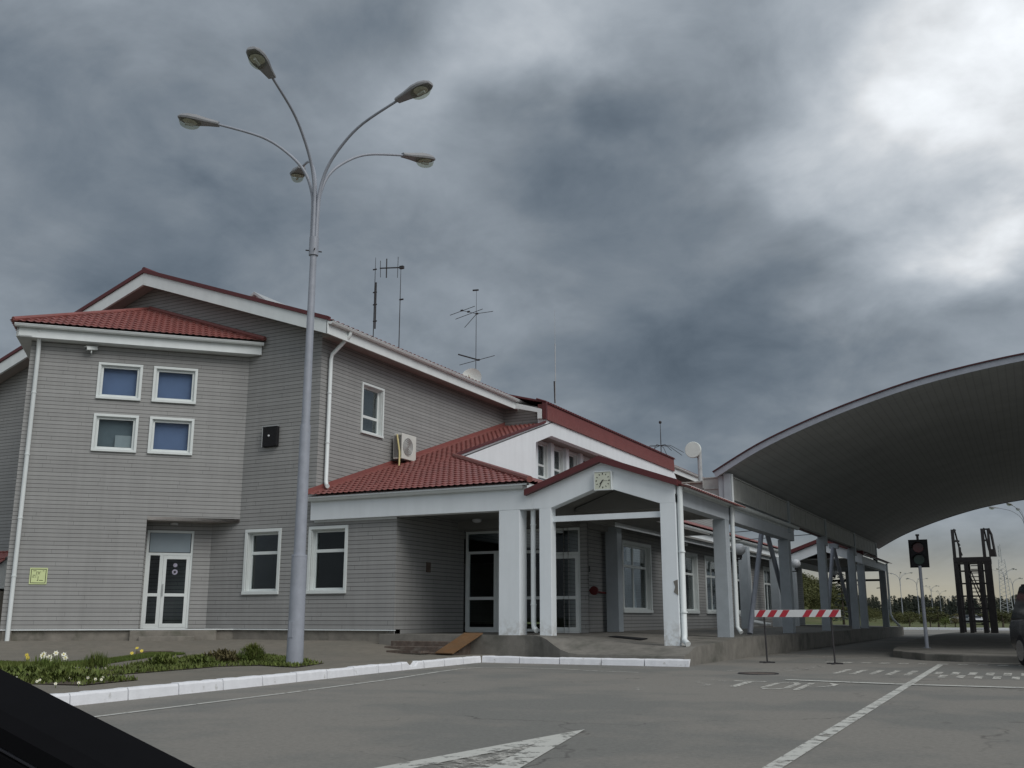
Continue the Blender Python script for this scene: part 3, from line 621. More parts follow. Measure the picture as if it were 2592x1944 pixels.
gutter(B, (EXR+.03, YV+.0, zr(EXR)+.09), (EXR+.03, 38.0, zr(EXR)+.09), (1, 0, 0), r=.08); gutter(B, (EXR+.03, 52, zr(EXR)+.09), (EXR+.03, XEND+.3, zr(EXR)+.09), (1, 0, 0), r=.08)
# roof hatch dormer peeping over the ridge
dm = MB(); p = at(650, 741, Y=27); X0 = p.x; dm.prism([(X0-.9, 27, p.z-.75), (X0+.9, 27, p.z-.75), (X0, 27, p.z-.12)], (0, 1.6, 0)); dmo = dm.build('roof_dormer', TRIM, B)
dm = MB(); dm.prism([(X0-1.1, 26.85, p.z-.85), (X0, 26.85, p.z-.1), (X0+1.1, 26.85, p.z-.85), (X0+1.1, 26.85, p.z-.77), (X0, 26.85, p.z), (X0-1.1, 26.85, p.z-.77)], (0, 1.9, 0)); dm.build('dormer_roof', STEEL, dmo)
# ------------------------------------------------------------------ triangular bay
a = Vector((*BAYR, 0)); b = Vector((*BAYT, 0)); ub = Vector((s2, s2, 0)); nb = Vector((s2, -s2, 0)); Lb = (a-b).length   # u from tip towards junction
ztop = 9.05
bw = [(1.95, 3.05, 7.50, 8.38), (3.42, 4.62, 7.50, 8.38), (1.87, 3.1, 5.93, 6.84), (3.42, 4.62, 5.93, 6.84)]
def uf(P_): return (Vector((P_[0], P_[1], 0))-b).dot(ub)
bw = []
for (x0, y0, x1, y1) in ((265, 932, 345, 1000), (398, 940, 488, 1011), (246, 1060, 337, 1131), (390, 1068, 477, 1140)):
    p0 = at(x0, y0, pl=BAYR); p1 = at(x1, y1, pl=BAYR); bw.append((uf(p0), uf(p1), p1.z, p0.z))
bw = [(1.88, 2.98, 7.53, 8.33), (3.36, 4.56, 7.53, 8.33), (1.78, 3.02, 5.98, 6.78), (3.36, 4.56, 5.98, 6.78)] if False else bw
u0, u1 = min(bw[0][0], bw[2][0]), max(bw[0][1], bw[2][1]); v0, v1 = min(bw[1][0], bw[3][0]), max(bw[1][1], bw[3][1])
zt1, zb1, zt2, zb2 = max(bw[0][3], bw[1][3]), min(bw[0][2], bw[1][2]), max(bw[2][3], bw[3][3]), min(bw[2][2], bw[3][2])
bw = [(u0-.02, u1+.02, zb1-.08, zt1+.08), (v0-.02, v1+.02, zb1-.08, zt1+.08), (u0-.02, u1+.02, zb2-.08, zt2+.08), (v0-.02, v1+.02, zb2-.08, zt2+.08)]
uD0, zD = 3.56, 3.87   # recess for the door starts here and runs to the inner corner
outer = [b+Z*ZB, b+ub*uD0+Z*ZB, b+ub*uD0+Z*zD, a+Z*zD, a+Z*ztop, b+Z*ztop]
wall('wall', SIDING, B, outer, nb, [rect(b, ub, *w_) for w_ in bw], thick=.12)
for i, w_ in enumerate(bw):
    ww = window(B, b, ub, *w_, blind=(BLIND, 0) if i != 2 else (mat('grey_blind', (.17, .20, .22), .8, .1, 4), 0), trim=.075, deep=.05)
    if i == 2: q = MB(b, ub, -nb); q.box((w_[0]+w_[1])/2+.0, w_[1]-.06, .16, .17, w_[2]+.1, w_[2]+.45); q.build('stacked_paper', BLIND if False else mat('pale_board', (.45, .47, .48), .7), ww)
# half drawn white blind in the lower left bay window
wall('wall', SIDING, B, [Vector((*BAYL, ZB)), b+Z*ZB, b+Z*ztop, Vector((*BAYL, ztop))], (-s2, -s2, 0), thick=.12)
# recess behind the door: ceiling, left cheek, door wall
cD = Vector((-22.0, 23.6, 0)); cl_ = b+ub*uD0; cli = cl_-nb*.757
rcs = MB(); rcs.prism([cl_+Z*zD, a+Z*zD, cD+Z*zD, cli+Z*zD], (0, 0, .1)); rcs.build('recess_ceiling', mat('soffit_board', (0, 0, 0)), B)
wall('wall', SIDING, B, [cl_+Z*ZB, cl_+Z*zD, cli+Z*zD, cli+Z*ZB], ub, thick=.05)
def ud(P_): return (Vector((P_[0], P_[1], 0))-cD).dot(ub)
d0, d1 = -1.83, -.50
wall('wall', SIDING, B, [cD-ub*2.2+Z*ZB, cD+ub*d0+Z*ZB, cD+ub*d0+Z*3.64, cD+ub*d1+Z*3.64, cD+ub*d1+Z*ZB, cD+Z*ZB, cD+Z*zD, cD-ub*2.2+Z*zD], nb, thick=.05)
wall('wall', SIDING, B, [Vector((-22.2, YF, ZB)), a+Z*ZB, a+Z*zD, Vector((-22.2, YF, zD))], (0, -1, 0), thick=.05)
def door(parent, O, U, a0, a1, z0, z1, ztr, leafx, zmid, name='door', handle=True, label=None, side=None):
    """white glazed door set with a transom light, optional narrow side light"""
    U = Vector(U).normalized(); V_ = -(U.cross(Z)); f = MB(O, U, V_); s = .07
    f.box(a0, a0+s, .03, .11, z0, z1); f.box(a1-s, a1, .03, .11, z0, z1); f.box(a0+s, a1-s, .03, .11, z1-s, z1); f.box(a0+s, a1-s, .031, .112, ztr-.04, ztr+.04); f.box(a0+s, a1-s, .02, .11, z0-.02, z0+.03)
    fr = f.build(name, PVC, parent, bevel=.005)
    if label: fr['label'] = label
    if side:   # side light between a0 and leafx
        q = MB(O, U, V_); q.box(leafx-.05, leafx+.05, .028, .108, z0+.03, ztr-.04); q.box(a0+s, leafx-.05, .035, .1, zmid-.045, zmid+.045); q.box(a0+s, leafx-.05, .035, .1, z0+.03, z0+.14); q.box(a0+s, a0+s+.06, .034, .101, z0+.14, ztr-.04); q.build('side_light', PVC, fr, bevel=.004)
        la = leafx+.05
    else: la = a0+s
    q = MB(O, U, V_); lb = a1-s; w = .1
    q.box(la+.004, la+w, .022, .085, z0+.035, ztr-.045); q.box(lb-w, lb-.004, .022, .085, z0+.035, ztr-.045); q.box(la+w, lb-w, .022, .085, ztr-.045-w, ztr-.045); q.box(la+w, lb-w, .022, .085, z0+.035, z0+.035+w*1.1); q.box(la+w, lb-w, .021, .084, zmid-.045, zmid+.045)
    q.build('door_leaf', PVC, fr, bevel=.004)
    g = MB(O, U, V_); g.box(a0+.03, a1-.03, .062, .07, z0+.04, z1-.03); g.build('pane', GLASS, fr)
    if handle:
        h = MB(O, U, V_); h.box(la+.03, la+.06, -.03, .02, zmid-.02, zmid+.32); h.build('handle', STEEL, fr, bevel=.004)
    return fr
bd = door(B, cD, ub, d0, d1, ZB, 3.64, 2.94, -1.38, 1.75, side=True, label='white glazed side door with a narrow side light under a transom')
tr_ = MB(cD, ub, -nb); tr_.box(d0+.09, d1-.09, .04, .055, 3.0, 3.56); tr_.build('transom_panel', mat('blue_grey_panel', (.23, .28, .31), .35, .06, 2), bd)
sk = MB(cD, ub, -nb)
sk.cyl((-.98, .055, 2.62), .06, .006, 'y', 20); sk.build('round_sticker', mat('sticker', (.30, .29, .36), .5, .5, 30), bd)
sk = MB(cD, ub, -nb); sk.cyl((-.98, .055, 2.42), .08, .006, 'y', 20); sk.build('round_sticker', mat('sticker', (.30, .29, .36)), bd)
sk = MB(cD, ub, -nb); sk.cyl((-.98, .050, 2.42), .035, .004, 'y', 14); sk.build('sticker_mark', RUBBER, bd)
# bay step
stp = MB(b, ub, -nb); stp.box(3.35, 5.7, -.35, .55, .3, .74); stp.box(3.6, 5.1, -.62, -.36, .3, .58); stp.build('door_step', PLINTH, B, bevel=.02)
rl_ = MB(); rl_.cyl((cD-ub*1.1).to_tuple()[:2]+(3.80,), .12, .06); rl_.build('recess_light', GLOBE, B)
# bay eave: fascia and gutter
ea = at(45, 815, pl=(-20.65, 23.32)); tip = Vector((-25.28, 18.69, 0)); er = Vector((-20.42, 23.55, 0))
fa = MB(tip, ub, -nb); fa.box(0, (er-tip).length, 0, .06, 8.98, 9.25); fa.box(0, (er-tip).length, .06, .42, 8.98, 9.02); fa.box((er-tip).length-.04, (er-tip).length, .06, .4, 8.99, 9.38)
fa.build('bay_fascia', TRIM, B)
tl = Vector((-30.1, 23.55, 0)); ul = (tl-tip).normalized(); fb_ = MB(tip, -ul, Vector((s2, s2, 0))*1.0); q = MB(); nl = Vector((-s2, -s2, 0))
q.prism([tip+Z*8.98, tl+Z*8.98, tl-nl*.06+Z*8.98, tip-nl*.06+Z*8.98], (0, 0, .27)); q.prism([tip-nl*.06+Z*8.98, tl-nl*.06+Z*8.98, tl-nl*.42+Z*8.98, tip-nl*.42+Z*8.98], (0, 0, .04)); q.build('bay_fascia', TRIM, B)
gutter(B, tip+Z*9.32-ub*.05, er+Z*9.32+ub*.05, nb, r=.085)
# bay roof: two tiled planes meeting at the hip that climbs to the main wall
apx = Vector((-25.3, 23.58, 11.08)); tipz = tip+nb*0+Vector((0, -.15, 9.38)); 
nrm1 = (er+Z*9.38-tipz).cross(apx-tipz).normalized(); V1 = nrm1.cross(ub).normalized()
if V1.z < 0: V1 = -V1
wl_ = (er-tip).length+.2
tiles(B, tipz-V1*.05, ub, V1, wl_, 8, clips=[(apx, (apx-tipz).cross(nrm1)*(-1 if (apx-tipz).cross(nrm1).dot(er-tip) > 0 else 1)), ((0, 23.57, 0), (0, 1, 0))])
nrm2 = (tl+Z*9.38-tipz).cross(apx-tipz).normalized(); V2 = nrm2.cross(ul).normalized()
if V2.z < 0: V2 = -V2
cpn = (apx-tipz).cross(nrm2); cpn = cpn*(-1 if cpn.dot(tl-tip) > 0 else 1)
tiles(B, tipz-V2*.05, ul, V2, wl_, 8, clips=[(apx, cpn), ((0, 23.57, 0), (0, 1, 0))])
hp = MB(); hp.tube([tipz+Z*.06, apx+Z*.05], .075, 8); hp.tube([er+Z*9.47+Vector((.12, -.02, 0)), apx+Vector((0, -.03, .07))], .075, 8); hp.tube([tl+Z*9.45, apx+Vector((0, -.03, .05))], .07, 8)
hp.build('hip_flashing', TILE, B, smooth=True)
# ------------------------------------------------------------------ downpipes of the main block
tp = b+ub*.22+nb*.10
pipe(B, [tp+nb*.28+Z*9.22, tp+nb*.22+Z*9.1, tp+nb*.06+Z*8.85, tp+Z*8.7, tp+Z*.42, tp+nb*.12+Z*.32], .06, brackets=(7.4, 5.6, 3.8, 2.2))
cpx = XC+.10
pipe(B, [(EXR+.1, 24.0, zr(EXR)+.0), (EXR+.08, 24.0, zr(EXR)-.1), (cpx+.02, 23.95, zr(EXR)-.62), (cpx, 23.93, zr(EXR)-.8), (cpx, 23.93, 4.98), (cpx+.06, 23.88, 4.86), (cpx+.2, 23.75, 4.80)], .06, brackets=(7.6, 6.1))
# ------------------------------------------------------------------ lower wing: fascia beam, columns, roof
GX0, GX1, GA = -11.12, -7.36, -9.24
X4 = -7.36
YP = 23.4   # front plane of fascia and columns
fz0, fz1 = 3.80, 4.30
bm_ = MB(); bm_.box(XC+.0, GX0-.002, YP, YP+.35, fz0, fz1); bm_.box(XC, XW, YP+.2, YF-.01, 3.75, 3.8)
bm_.build('porch_beam', WHITE, B, bevel=.008)
gutter(B, (XC+.0, YP-.01, 4.40), (-11.35, YP-.01, 4.40), (0, -1, 0), r=.075)
fb2 = MB(); fb2.box(XC, -11.3, YP-.012, YP+.02, 4.30, 4.46); fb2.build('eave_board', TRIM, B)
RS = .327; EX = -11.1; EY = 23.15; EZ = 4.46
cs = math.sqrt(1+RS*RS)
ridgeL = (36.4-EY)*cs
tiles(B, (XC, EY-.02, EZ), (1, 0, 0), (0, 1, RS), EX-XC+.25, ridgeL, clips=[((EX, EY, 0), (1, 1, 0)) if False else ((EX, EY, 0), (s2, s2*1.0, 0))] if False else [((-16.3, 0, 0), (1, 0, 0))])
tiles(B, (-16.3, EY-.02, EZ), (1, 0, 0), (0, 1, RS), EX+16.3+.25, 5.6*cs, clips=[((EX, EY, 0), (s2, s2, 0))])
tiles(B, (EX+.02, EY, EZ), (0, 1, 0), (-1, 0, RS), 62.5-EY, 5.2*cs, clips=[((EX, EY, 0), (-s2, -s2, 0)), ((0, 0, 0), (-1, 0, 0)) if False else ((-16.3, 0, 0), (-1, 0, 0))])
hp = MB(); hp.tube([(EX+.02, EY-.02, EZ+.07), (-16.3, EY+5.2, EZ+5.2*RS+.07)], .085, 8); hp.build('hip_flashing', TILE, B, smooth=True)
wf_ = MB(); wf_.prism([(XC+.02, EY, EZ+.04), (XC+.02, 36.5, EZ+(36.5-EY)*RS+.04), (XC+.02, 36.5, EZ+(36.5-EY)*RS+.2), (XC+.02, EY, EZ+.2)], (.02, 0, 0)); wf_.prism([(XC+.02, EY, EZ+.07), (XC+.02, 36.5, EZ+(36.5-EY)*RS+.07), (XC+.22, 36.5, EZ+(36.5-EY)*RS+.05), (XC+.22, EY, EZ+.05)], (0, 0, .012)); wf_.build('wall_flashing', TILE, B)
# structural deck under the tiles
dk = MB(); dk.prism([(XC, EY+.05, EZ-.06), (EX-.1, EY+.05, EZ-.06), (-16.3, EY+5.3, EZ+5.2*RS-.06), (-16.3, 36.4, EZ+(36.4-EY)*RS-.06), (XC, 36.4, EZ+(36.4-EY)*RS-.06)], (0, 0, .04)); dk.prism([(EX-.05, EY+.1, EZ-.06), (EX-.05, 62.5, EZ-.06), (-16.3, 62.5, EZ+5.2*RS-.06), (-16.3, EY+5.3, EZ+5.2*RS-.06)], (0, 0, .04))
dk.build('roof_deck', TRIM, B)
# columns of the porch
COLS = [(-12.10, -11.50, YP, YP+.42), (-10.95, -10.62, YP, YP+.30), (-7.75, -7.36, YP, YP+.38)]
for (x0, x1, y0, y1) in COLS:
    MB().box(x0, x1, y0+.003, y1, .3, fz0+.2 if x1 > -11 else fz0-.001).build('column', WHITE, B, bevel=.012)
ch_ = MB(); ch_.prism([(-7.47, YP-.001, 1.93), (-7.43, YP-.001, 1.80), (-7.47, YP-.001, 1.68), (-7.362, YP-.001, 1.60), (-7.362, YP-.001, 1.97)], (0, -.006, 0)); ch_.build('plaster_patch', CONC, B)
# clock porch gable
GX0, GX1, GA = -11.12, -7.36, -9.24
gz0, gza = 4.20, 4.86
g = MB(); g.prism([(GX0, YP, gz0-.42 if False else 3.8), (-10.62, YP, 3.8), (GA, YP, 4.28), (-7.75, YP, 3.78), (GX1, YP, 3.78), (GX1, YP, gz0), (GA, YP, gza), (GX0, YP, gz0)], (0, .32, 0)); g.build('porch_gable', WHITE, B, bevel=.006)
cb = MB(); cb.box(-10.62, -7.76, YP+.12, YP+.22, 3.46, 3.60); cb.build('cross_bar', WHITE, B)
PRS = (gza-gz0)/(GA-GX0)
PY1 = 28.7
pc = math.sqrt(1+PRS**2)
tiles(B, (GX1+.38, YP-.02, gza-PRS*(GX1+.38-GA)+.02), (0, 1, 0), (-1, 0, PRS), PY1-YP, (GX1+.38-GA)*pc)
tiles(B, (GX0-.15, YP-.02, gza-PRS*(GA-GX0+.15)+.02), (0, 1, 0), (1, 0, PRS), PY1-YP, (GA-GX0+.15)*pc)
vg = MB()
vg.prism([(GX0-.18, YP-.16, gza-PRS*(GA-GX0+.18)+.0), (GA, YP-.16, gza+.0), (GX1+.1, YP-.16, gza-PRS*(GX1+.1-GA)), (GX1+.1, YP-.16, gza-PRS*(GX1+.1-GA)+.15), (GA, YP-.16, gza+.16), (GX0-.18, YP-.16, gza-PRS*(GA-GX0+.18)+.15)], (0, .16, 0))
vg.prism([(GX0-.18, YP, gza-PRS*(GA-GX0+.18)+.06), (GA, YP, gza+.06), (GX1+.1, YP, gza-PRS*(GX1+.1-GA)+.06), (GX1+.1, YP, gza-PRS*(GX1+.1-GA)+.14), (GA, YP, gza+.15), (GX0-.18, YP, gza-PRS*(GA-GX0+.18)+.14)], (0, .25, 0))
vg.build('verge_flashing', REDTRIM, B)
# porch soffit following the pitch, and flat soffit of the wing
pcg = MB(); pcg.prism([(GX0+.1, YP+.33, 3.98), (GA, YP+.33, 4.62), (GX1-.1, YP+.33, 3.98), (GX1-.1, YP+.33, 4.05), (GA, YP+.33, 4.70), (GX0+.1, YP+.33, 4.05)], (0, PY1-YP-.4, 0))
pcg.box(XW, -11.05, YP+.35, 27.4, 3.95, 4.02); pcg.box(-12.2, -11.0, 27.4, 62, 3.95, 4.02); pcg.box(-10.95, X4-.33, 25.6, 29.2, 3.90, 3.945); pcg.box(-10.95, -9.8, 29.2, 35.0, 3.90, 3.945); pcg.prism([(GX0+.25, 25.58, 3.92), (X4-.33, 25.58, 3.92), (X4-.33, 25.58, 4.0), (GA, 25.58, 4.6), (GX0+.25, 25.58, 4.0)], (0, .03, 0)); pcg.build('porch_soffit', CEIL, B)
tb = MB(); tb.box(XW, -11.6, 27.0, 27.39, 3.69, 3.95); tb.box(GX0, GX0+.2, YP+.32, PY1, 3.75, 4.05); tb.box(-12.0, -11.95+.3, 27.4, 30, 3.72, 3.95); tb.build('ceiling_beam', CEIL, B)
# right-hand beam on X4 carrying the porch eave and running on to the canopy
X4 = -7.36
rb = MB(); rb.box(X4-.32, X4, YP+.34, 37.3, 3.76, 4.12); rb.build('porch_beam', mat('beam_grey', (.50, .54, .58), .7, .05, 2, extra=streak_extra), B, bevel=.006)
gutter(B, (X4+.02, YP+.3, 4.24), (X4+.02, 37.4, 4.24), (1, 0, 0), r=.085)
eb = MB(); eb.box(X4-.02, X4+.018, YP+.32, 37.3, 4.12, 4.27); eb.build('eave_board', TRIM, B)
# pillars on the road side
def pillar(y0, y1, x0=X4-.36, x1=X4, zt_=3.76, m=STEELD): return MB().box(x0, x1, y0, y1, .35, zt_-.001).build('column', m, B, bevel=.01)
pillar(27.9, 28.3); pillar(36.2, 36.6)
for (x, y) in ((-11.55, 30.2), (-10.44, 42.3), (-11.0, 50.5)):
    MB().box(x-.2, x+.2, y-.2, y+.2, .4, 3.95 if y < 60 else 3.8).build('column', STEELD, B, bevel=.01)
# downpipes on the porch
pipe(B, [(-11.22, 23.62, 4.3), (-11.22, 23.62, 1.0), (-11.20, 23.6, .86), (-11.08, 23.50, .78)], .065, brackets=(3.4, 1.4))
pipe(B, [(X4+.10, YP+.10, 4.16), (X4+.09, YP+.1, 4.0), (X4+.08, YP+.1, .72), (X4+.10, YP+.0, .58), (X4+.22, YP-.10, .50)], .07, brackets=(2.6, 1.2))
pipe(B, [(X4+.10, 28.35, 4.15), (X4+.07, 28.4, 3.6), (X4+.07, 28.4, .85), (X4+.2, 28.3, .7)], .06)
# entrance screen at the back of the porch
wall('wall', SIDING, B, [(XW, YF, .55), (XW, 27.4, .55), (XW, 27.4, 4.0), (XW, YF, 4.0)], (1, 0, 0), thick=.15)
wall('wall', SIDING, B, [(-11.52, 27.4, .6), (-11.3, 27.4, .6), (-11.3, 27.4, 4.0), (-11.52, 27.4, 4.0)], (0, -1, 0), thick=.1)
X5 = -11.9
wall('wall', CEIL, B, [(XW, 27.42, 3.66), (-11.5, 27.42, 3.66), (-11.5, 27.42, 4.0), (XW, 27.42, 4.0)], (0, -1, 0), thick=.1)
door(B, (0, 27.4, 0), (1, 0, 0), -15.32, -13.95, .68, 3.66, 3.02, -14.3, 1.66, side=True, handle=False, label='glazed entrance screen left of the porch pillar')
window(B, (0, 27.4, 0), (1, 0, 0), -13.95, -12.75, .70, 3.66, hm=(3.0, 1.66), trim=0, deep=.02, name='entrance_screen')
door(B, (0, 27.4, 0), (1, 0, 0), -12.75, -11.52, .68, 3.66, 2.92, 0, 1.66, label='glazed entrance door between the porch pillars')
tr2 = MB()
# long window wall under the eave, facing the road
wy = [(31.9, 34.6), (37.6, 40.3), (41.6, 44.2), (46.6, 49.2), (52, 54.6)]
wall('wall', SIDING, B, [(X5, 27.4, .6), (X5, 62, .6), (X5, 62, 4.0), (X5, 27.4, 4.0)], (1, 0, 0), [rect((X5, 0, 0), (0, 1, 0), a_, b_, 1.35, 3.5) for a_, b_ in wy], thick=.15)
wall('wall', SIDING, B, [(X5, 62, .6), (X5, 62, 4.0), (XC, 62, 4.0), (XC, 62, .6)], (0, 1, 0), thick=.15)
wall('wall', SIDING, B, [(X5, 27.4, .6), (-11.3, 27.4, .6), (-11.3, 27.4, 4.0), (X5, 27.4, 4.0)], (0, -1, 0), thick=.1) if False else None
for a_, b_ in wy:
    w_ = window(B, (X5, 0, 0), (0, 1, 0), a_, b_, 1.35, 3.5, vm=((a_+b_)/2,), hm=(2.78,), trim=.1)
    cu = MB((X5, 0, 0), (0, 1, 0), (-1, 0, 0)); m_ = (a_+b_)/2
    for k in range(7):
        t0 = k/7; cu.add([(m_+.1+t0*.35, .25+.04*(k % 2), 3.4), (m_+.1+(k+1)/7*.35, .25+.04*((k+1) % 2), 3.4), (m_+.25+(k+1)/7*.2, .25+.04*((k+1) % 2), 2.2), (m_+.25+t0*.2, .25+.04*(k % 2), 2.2)], [(0, 1, 2, 3)])
        cu.add([(m_+.25+t0*.2, .25+.04*(k % 2), 2.2), (m_+.25+(k+1)/7*.2, .25+.04*((k+1) % 2), 2.2), (m_+.2+(k+1)/7*.5, .25+.04*((k+1) % 2), 1.4), (m_+.2+t0*.5, .25+.04*(k % 2), 1.4)], [(0, 1, 2, 3)])
    cu.build('curtain', mat('curtain', (.42, .44, .46), .9, .05, 4), w_, solid=.004)
# white fascia and gutter of the wing eave facing the road
we = MB(); we.box(EX-.14, EX-.06, PY1+.2, 62.3, 3.82, 4.42); we.build('eave_fascia', WHITE, B)
gutter(B, (EX-.05, PY1+.3, 4.38), (EX-.05, 62.3, 4.38), (1, 0, 0), r=.08)
# ------------------------------------------------------------------ upper clerestory block
X2, X3 = -16.3, -17.15
def rzf(y): return EZ+(y-EY)*RS
cw = MB(); A_ = (28.3, 6.2)
TH = .3
# white portal: sloping verge piece + long lintel, open below
P1 = [(28.35, rzf(28.35)+.02), (35.4, rzf(35.4)+.02), (35.4, 8.69), (51.7, 8.69), (52.4, 8.2), (52.4, 8.08), (36.04, 8.10), (34.6, 7.62), (34.6, 6.1), (28.35, 6.1)]
cw.prism([(X2, y, z) for y, z in P1], (-TH, 0, 0)); cw.build('clerestory_portal', WHITE, B, bevel=.008)
so2 = MB(); so2.prism([(X2-TH, 34.6, 7.63), (X2-TH, 36.04, 8.11), (X2-TH, 52.3, 8.11), (X2-TH, 52.3, 8.2), (X2-TH, 36.0, 8.2), (X2-TH, 34.6, 7.73)], (X3-X2+TH, 0, 0)); so2.box(X3, X2-TH, 34.45, 34.6, 6, 7.7); so2.build('clerestory_soffit', mat('soffit_board', (0, 0, 0)), B)
ch = [(36.46+i*1.56, 37.40+i*1.56) for i in range(10)]
wall('wall', WHITE, B, [(X3, 34.6, 5.9), (X3, 52.3, 5.9), (X3, 52.3, 8.12), (X3, 36.04, 8.12), (X3, 34.6, 7.62)], (1, 0, 0), [rect((X3, 0, 0), (0, 1, 0), a_, b_, 6.62, 8.0) for a_, b_ in ch], thick=.15)
for a_, b_ in ch: window(B, (X3, 0, 0), (0, 1, 0), a_, b_, 6.62, 8.0, hm=(7.12,), trim=.06, deep=.08, blind=(INTER, 0))
for i in range(11): y = 36.1+i*1.56; MB().box(X3+.001, X3+.16, y-.15, y+.15, 6.3, 8.11).build('pier', WHITE, B)
# red parapet over the portal, ribbed
rp = MB()
y = 35.42
while y < 51.7:
    rp.prism([(X2+.06, y, 8.66), (X2+.09, y+.03, 8.66), (X2+.09, y+.10, 8.66), (X2+.06, y+.13, 8.66), (X2+.02, y+.13, 8.66), (X2+.02, y, 8.66)], (-.04, 0, .66)); y += .165
rp.box(X2-.3, X2+.055, 35.42, 51.7, 8.692, 9.29); rp.build('red_parapet', REDPANEL, B)
r2 = MB(); r2.prism([(X2+.1, 35.3, 9.30), (X2+.1, 35.3, 9.36), (XC-.4, 35.3, 9.99), (XC-.4, 35.3, 9.9)], (0, 16.5, 0)); r2.box(X2-.05, X2+.12, 35.30, 35.41, 8.66, 9.34)
y = 35.3
while y < 51.8: r2.tube([(X2+.12, y, 9.34), (X2-.3, y, 9.49)], .035, 6); y += .25
r2.prism([(28.3*0+X2-.02, 28.25, rzf(28.25)+.05), (X2-.02, 35.4, rzf(35.4)+.05), (X2-.02, 35.4, rzf(35.4)+.13), (X2-.02, 28.25, rzf(28.25)+.13)], (.1, 0, 0))
r2.prism([(X2+.03, 28.25, 6.20), (X2+.03, 36, 6.20), (X2+.25, 36, 6.14), (X2+.25, 28.25, 6.14)], (0, 0, .015))
r2.build('roof_trim', REDTRIM, B)
sf = MB(); sf.prism([(XC, 35.55, rzf(35.55)), (X2-.28, 35.55, rzf(35.55)), (X2-.28, 35.55, 9.2), (XC, 35.55, 9.6)], (0, .15, 0)); sf.build('wall', SIDING, B)
wr = MB(); wr.prism([(EXR-.05, 35.25, 9.42), (X2-.08, 35.25, 9.06), (X2-.08, 35.25, 8.68), (X2-.24, 35.25, 8.68), (X2-.24, 35.25, 8.94), (EXR-.05, 35.25, 9.2)], (0, .1, 0)); wr.build('gable_fascia', TRIM, B)

tiles(AN, (-34.2, 19.85, 1.93), (1, 0, 0), (0, .76, .62), 6.55, 1.75)
MB().prism([(-34.1, 19.9, 1.88), (-34.1, 21.2, 2.9), (-34.1, 21.2, 1.88)], (6.3, 0, 0)).build('gable', TRIM, AN)
# ================================================================== ROAD CANOPY
CN = thing('road_canopy', (X4-.2, 28.2, .5), 'huge arched canopy with a dark underside spanning the road beside the terminal', 'canopy')
CYF, CYR = 28.2, 63.0
prof = [(-7.72, 5.12), (-6.41, 5.82), (-4.93, 6.41), (-3.36, 6.91), (-1.69, 7.32), (.48, 7.64), (2.1, 7.70)]
prof = prof+[(4.2-x, z) for x, z in reversed(prof[:-1])]
fine = []
for i in range(len(prof)-1):
    p0 = Vector(prof[max(i-1, 0)]); p1 = Vector(prof[i]); p2 = Vector(prof[i+1]); p3 = Vector(prof[min(i+2, len(prof)-1)])
    for k in range(5):
        t = k/5; q = .5*((2*p1)+(-p0+p2)*t+(2*p0-5*p1+4*p2-p3)*t*t+(-p0+3*p1-3*p2+p3)*t**3); fine.append((q.x, q.y))
fine.append(prof[-1])
def arch_sheet(name, m, y0, y1, off0, off1, ext=0, ribs=False):
    mb = MB(); n = len(fine)
    for y in (y0, y1):
        for off in (off0, off1):
            for i, (x, z) in enumerate(fine):
                a = Vector(fine[max(i-1, 0)]); b_ = Vector(fine[min(i+1, n-1)]); d = (b_-a).normalized(); nn = Vector((-d.y, d.x))
                mb.v.append((x+nn.x*off, y, z+nn.y*off))
    for i in range(n-1):
        a = i; mb.f += [(a, a+1, n+a+1, n+a), (2*n+a, 3*n+a, 3*n+a+1, 2*n+a+1), (a, 2*n+a, 2*n+a+1, a+1), (n+a, n+a+1, 3*n+a+1, 3*n+a)]
    mb.f += [(0, n, 3*n, 2*n), (n-1, 3*n-1, 4*n-1, 2*n-1) if False else (n-1, 2*n+n-1, 3*n+n-1, n+n-1)]
    return mb.build(name, m, CN, smooth=True)
arch_sheet('vault', UNDER, CYF+.03, CYR, -.13, -.04)
arch_sheet('vault_roofing', mat('canopy_edge_red', (.055, .014, .018), .5, .1, 3), CYF-.04, CYR+.04, .0, .035)
arch_sheet('front_fascia', GALV, CYF, CYF+.03, -.16, -.003)
arch_sheet('rear_fascia', GALV, CYR, CYR+.03, -.16, -.003)
BY = [28.6, 36.4, 43.7, 51.6, 59.3]
for i in range(4):
    y0, y1 = BY[i]+.16, BY[i+1]-.16
    z0 = 4.42; b_ = MB(); b_.box(X4-.12, X4+.02, y0, y1, z0, 5.02)
    b_.box(X4-.12, X4+.06, y0, y1, 5.021, 5.06); b_.box(X4-.12, X4+.06, y0, y1, z0-.04, z0)
    n_ = 7
    for k in range(1, n_): y = y0+(y1-y0)*k/n_; b_.box(X4+.02, X4+.028, y-.02, y+.02, z0, 5.02)
    b_.build('edge_beam', BEAMC, CN)
    MB().box(X4-.30, X4-.13, y0-.14, y1+.14, z0-.06, z0+.06).build('red_trim', REDTRIM, CN)
for i, y in enumerate(BY):
    q = MB(); q.box(X4-.14, X4+.06, y-.155, y+.155, 4.0 if i else 3.9, 5.10); q.box(X4-.3, X4-.14, y-.12, y+.12, 4.28, 5.05)
    q.build('beam_bracket', STEELD, CN, bevel=.006)
    if i in (2, 3): MB().box(X4-.34, X4-.02, y-.17, y+.17, .35, 4.28).build('column', STEELD, CN, bevel=.01)
# far side supports
q = MB(); q.box(11.7, 11.95, 28.6, 59.5, 4.4, 5.05); q.build('edge_beam', BEAMC, CN)
for y in (28.7, 43.7, 59.2): MB().box(11.6, 11.95, y-.17, y+.17, .05, 4.4).build('column', STEELD, CN)
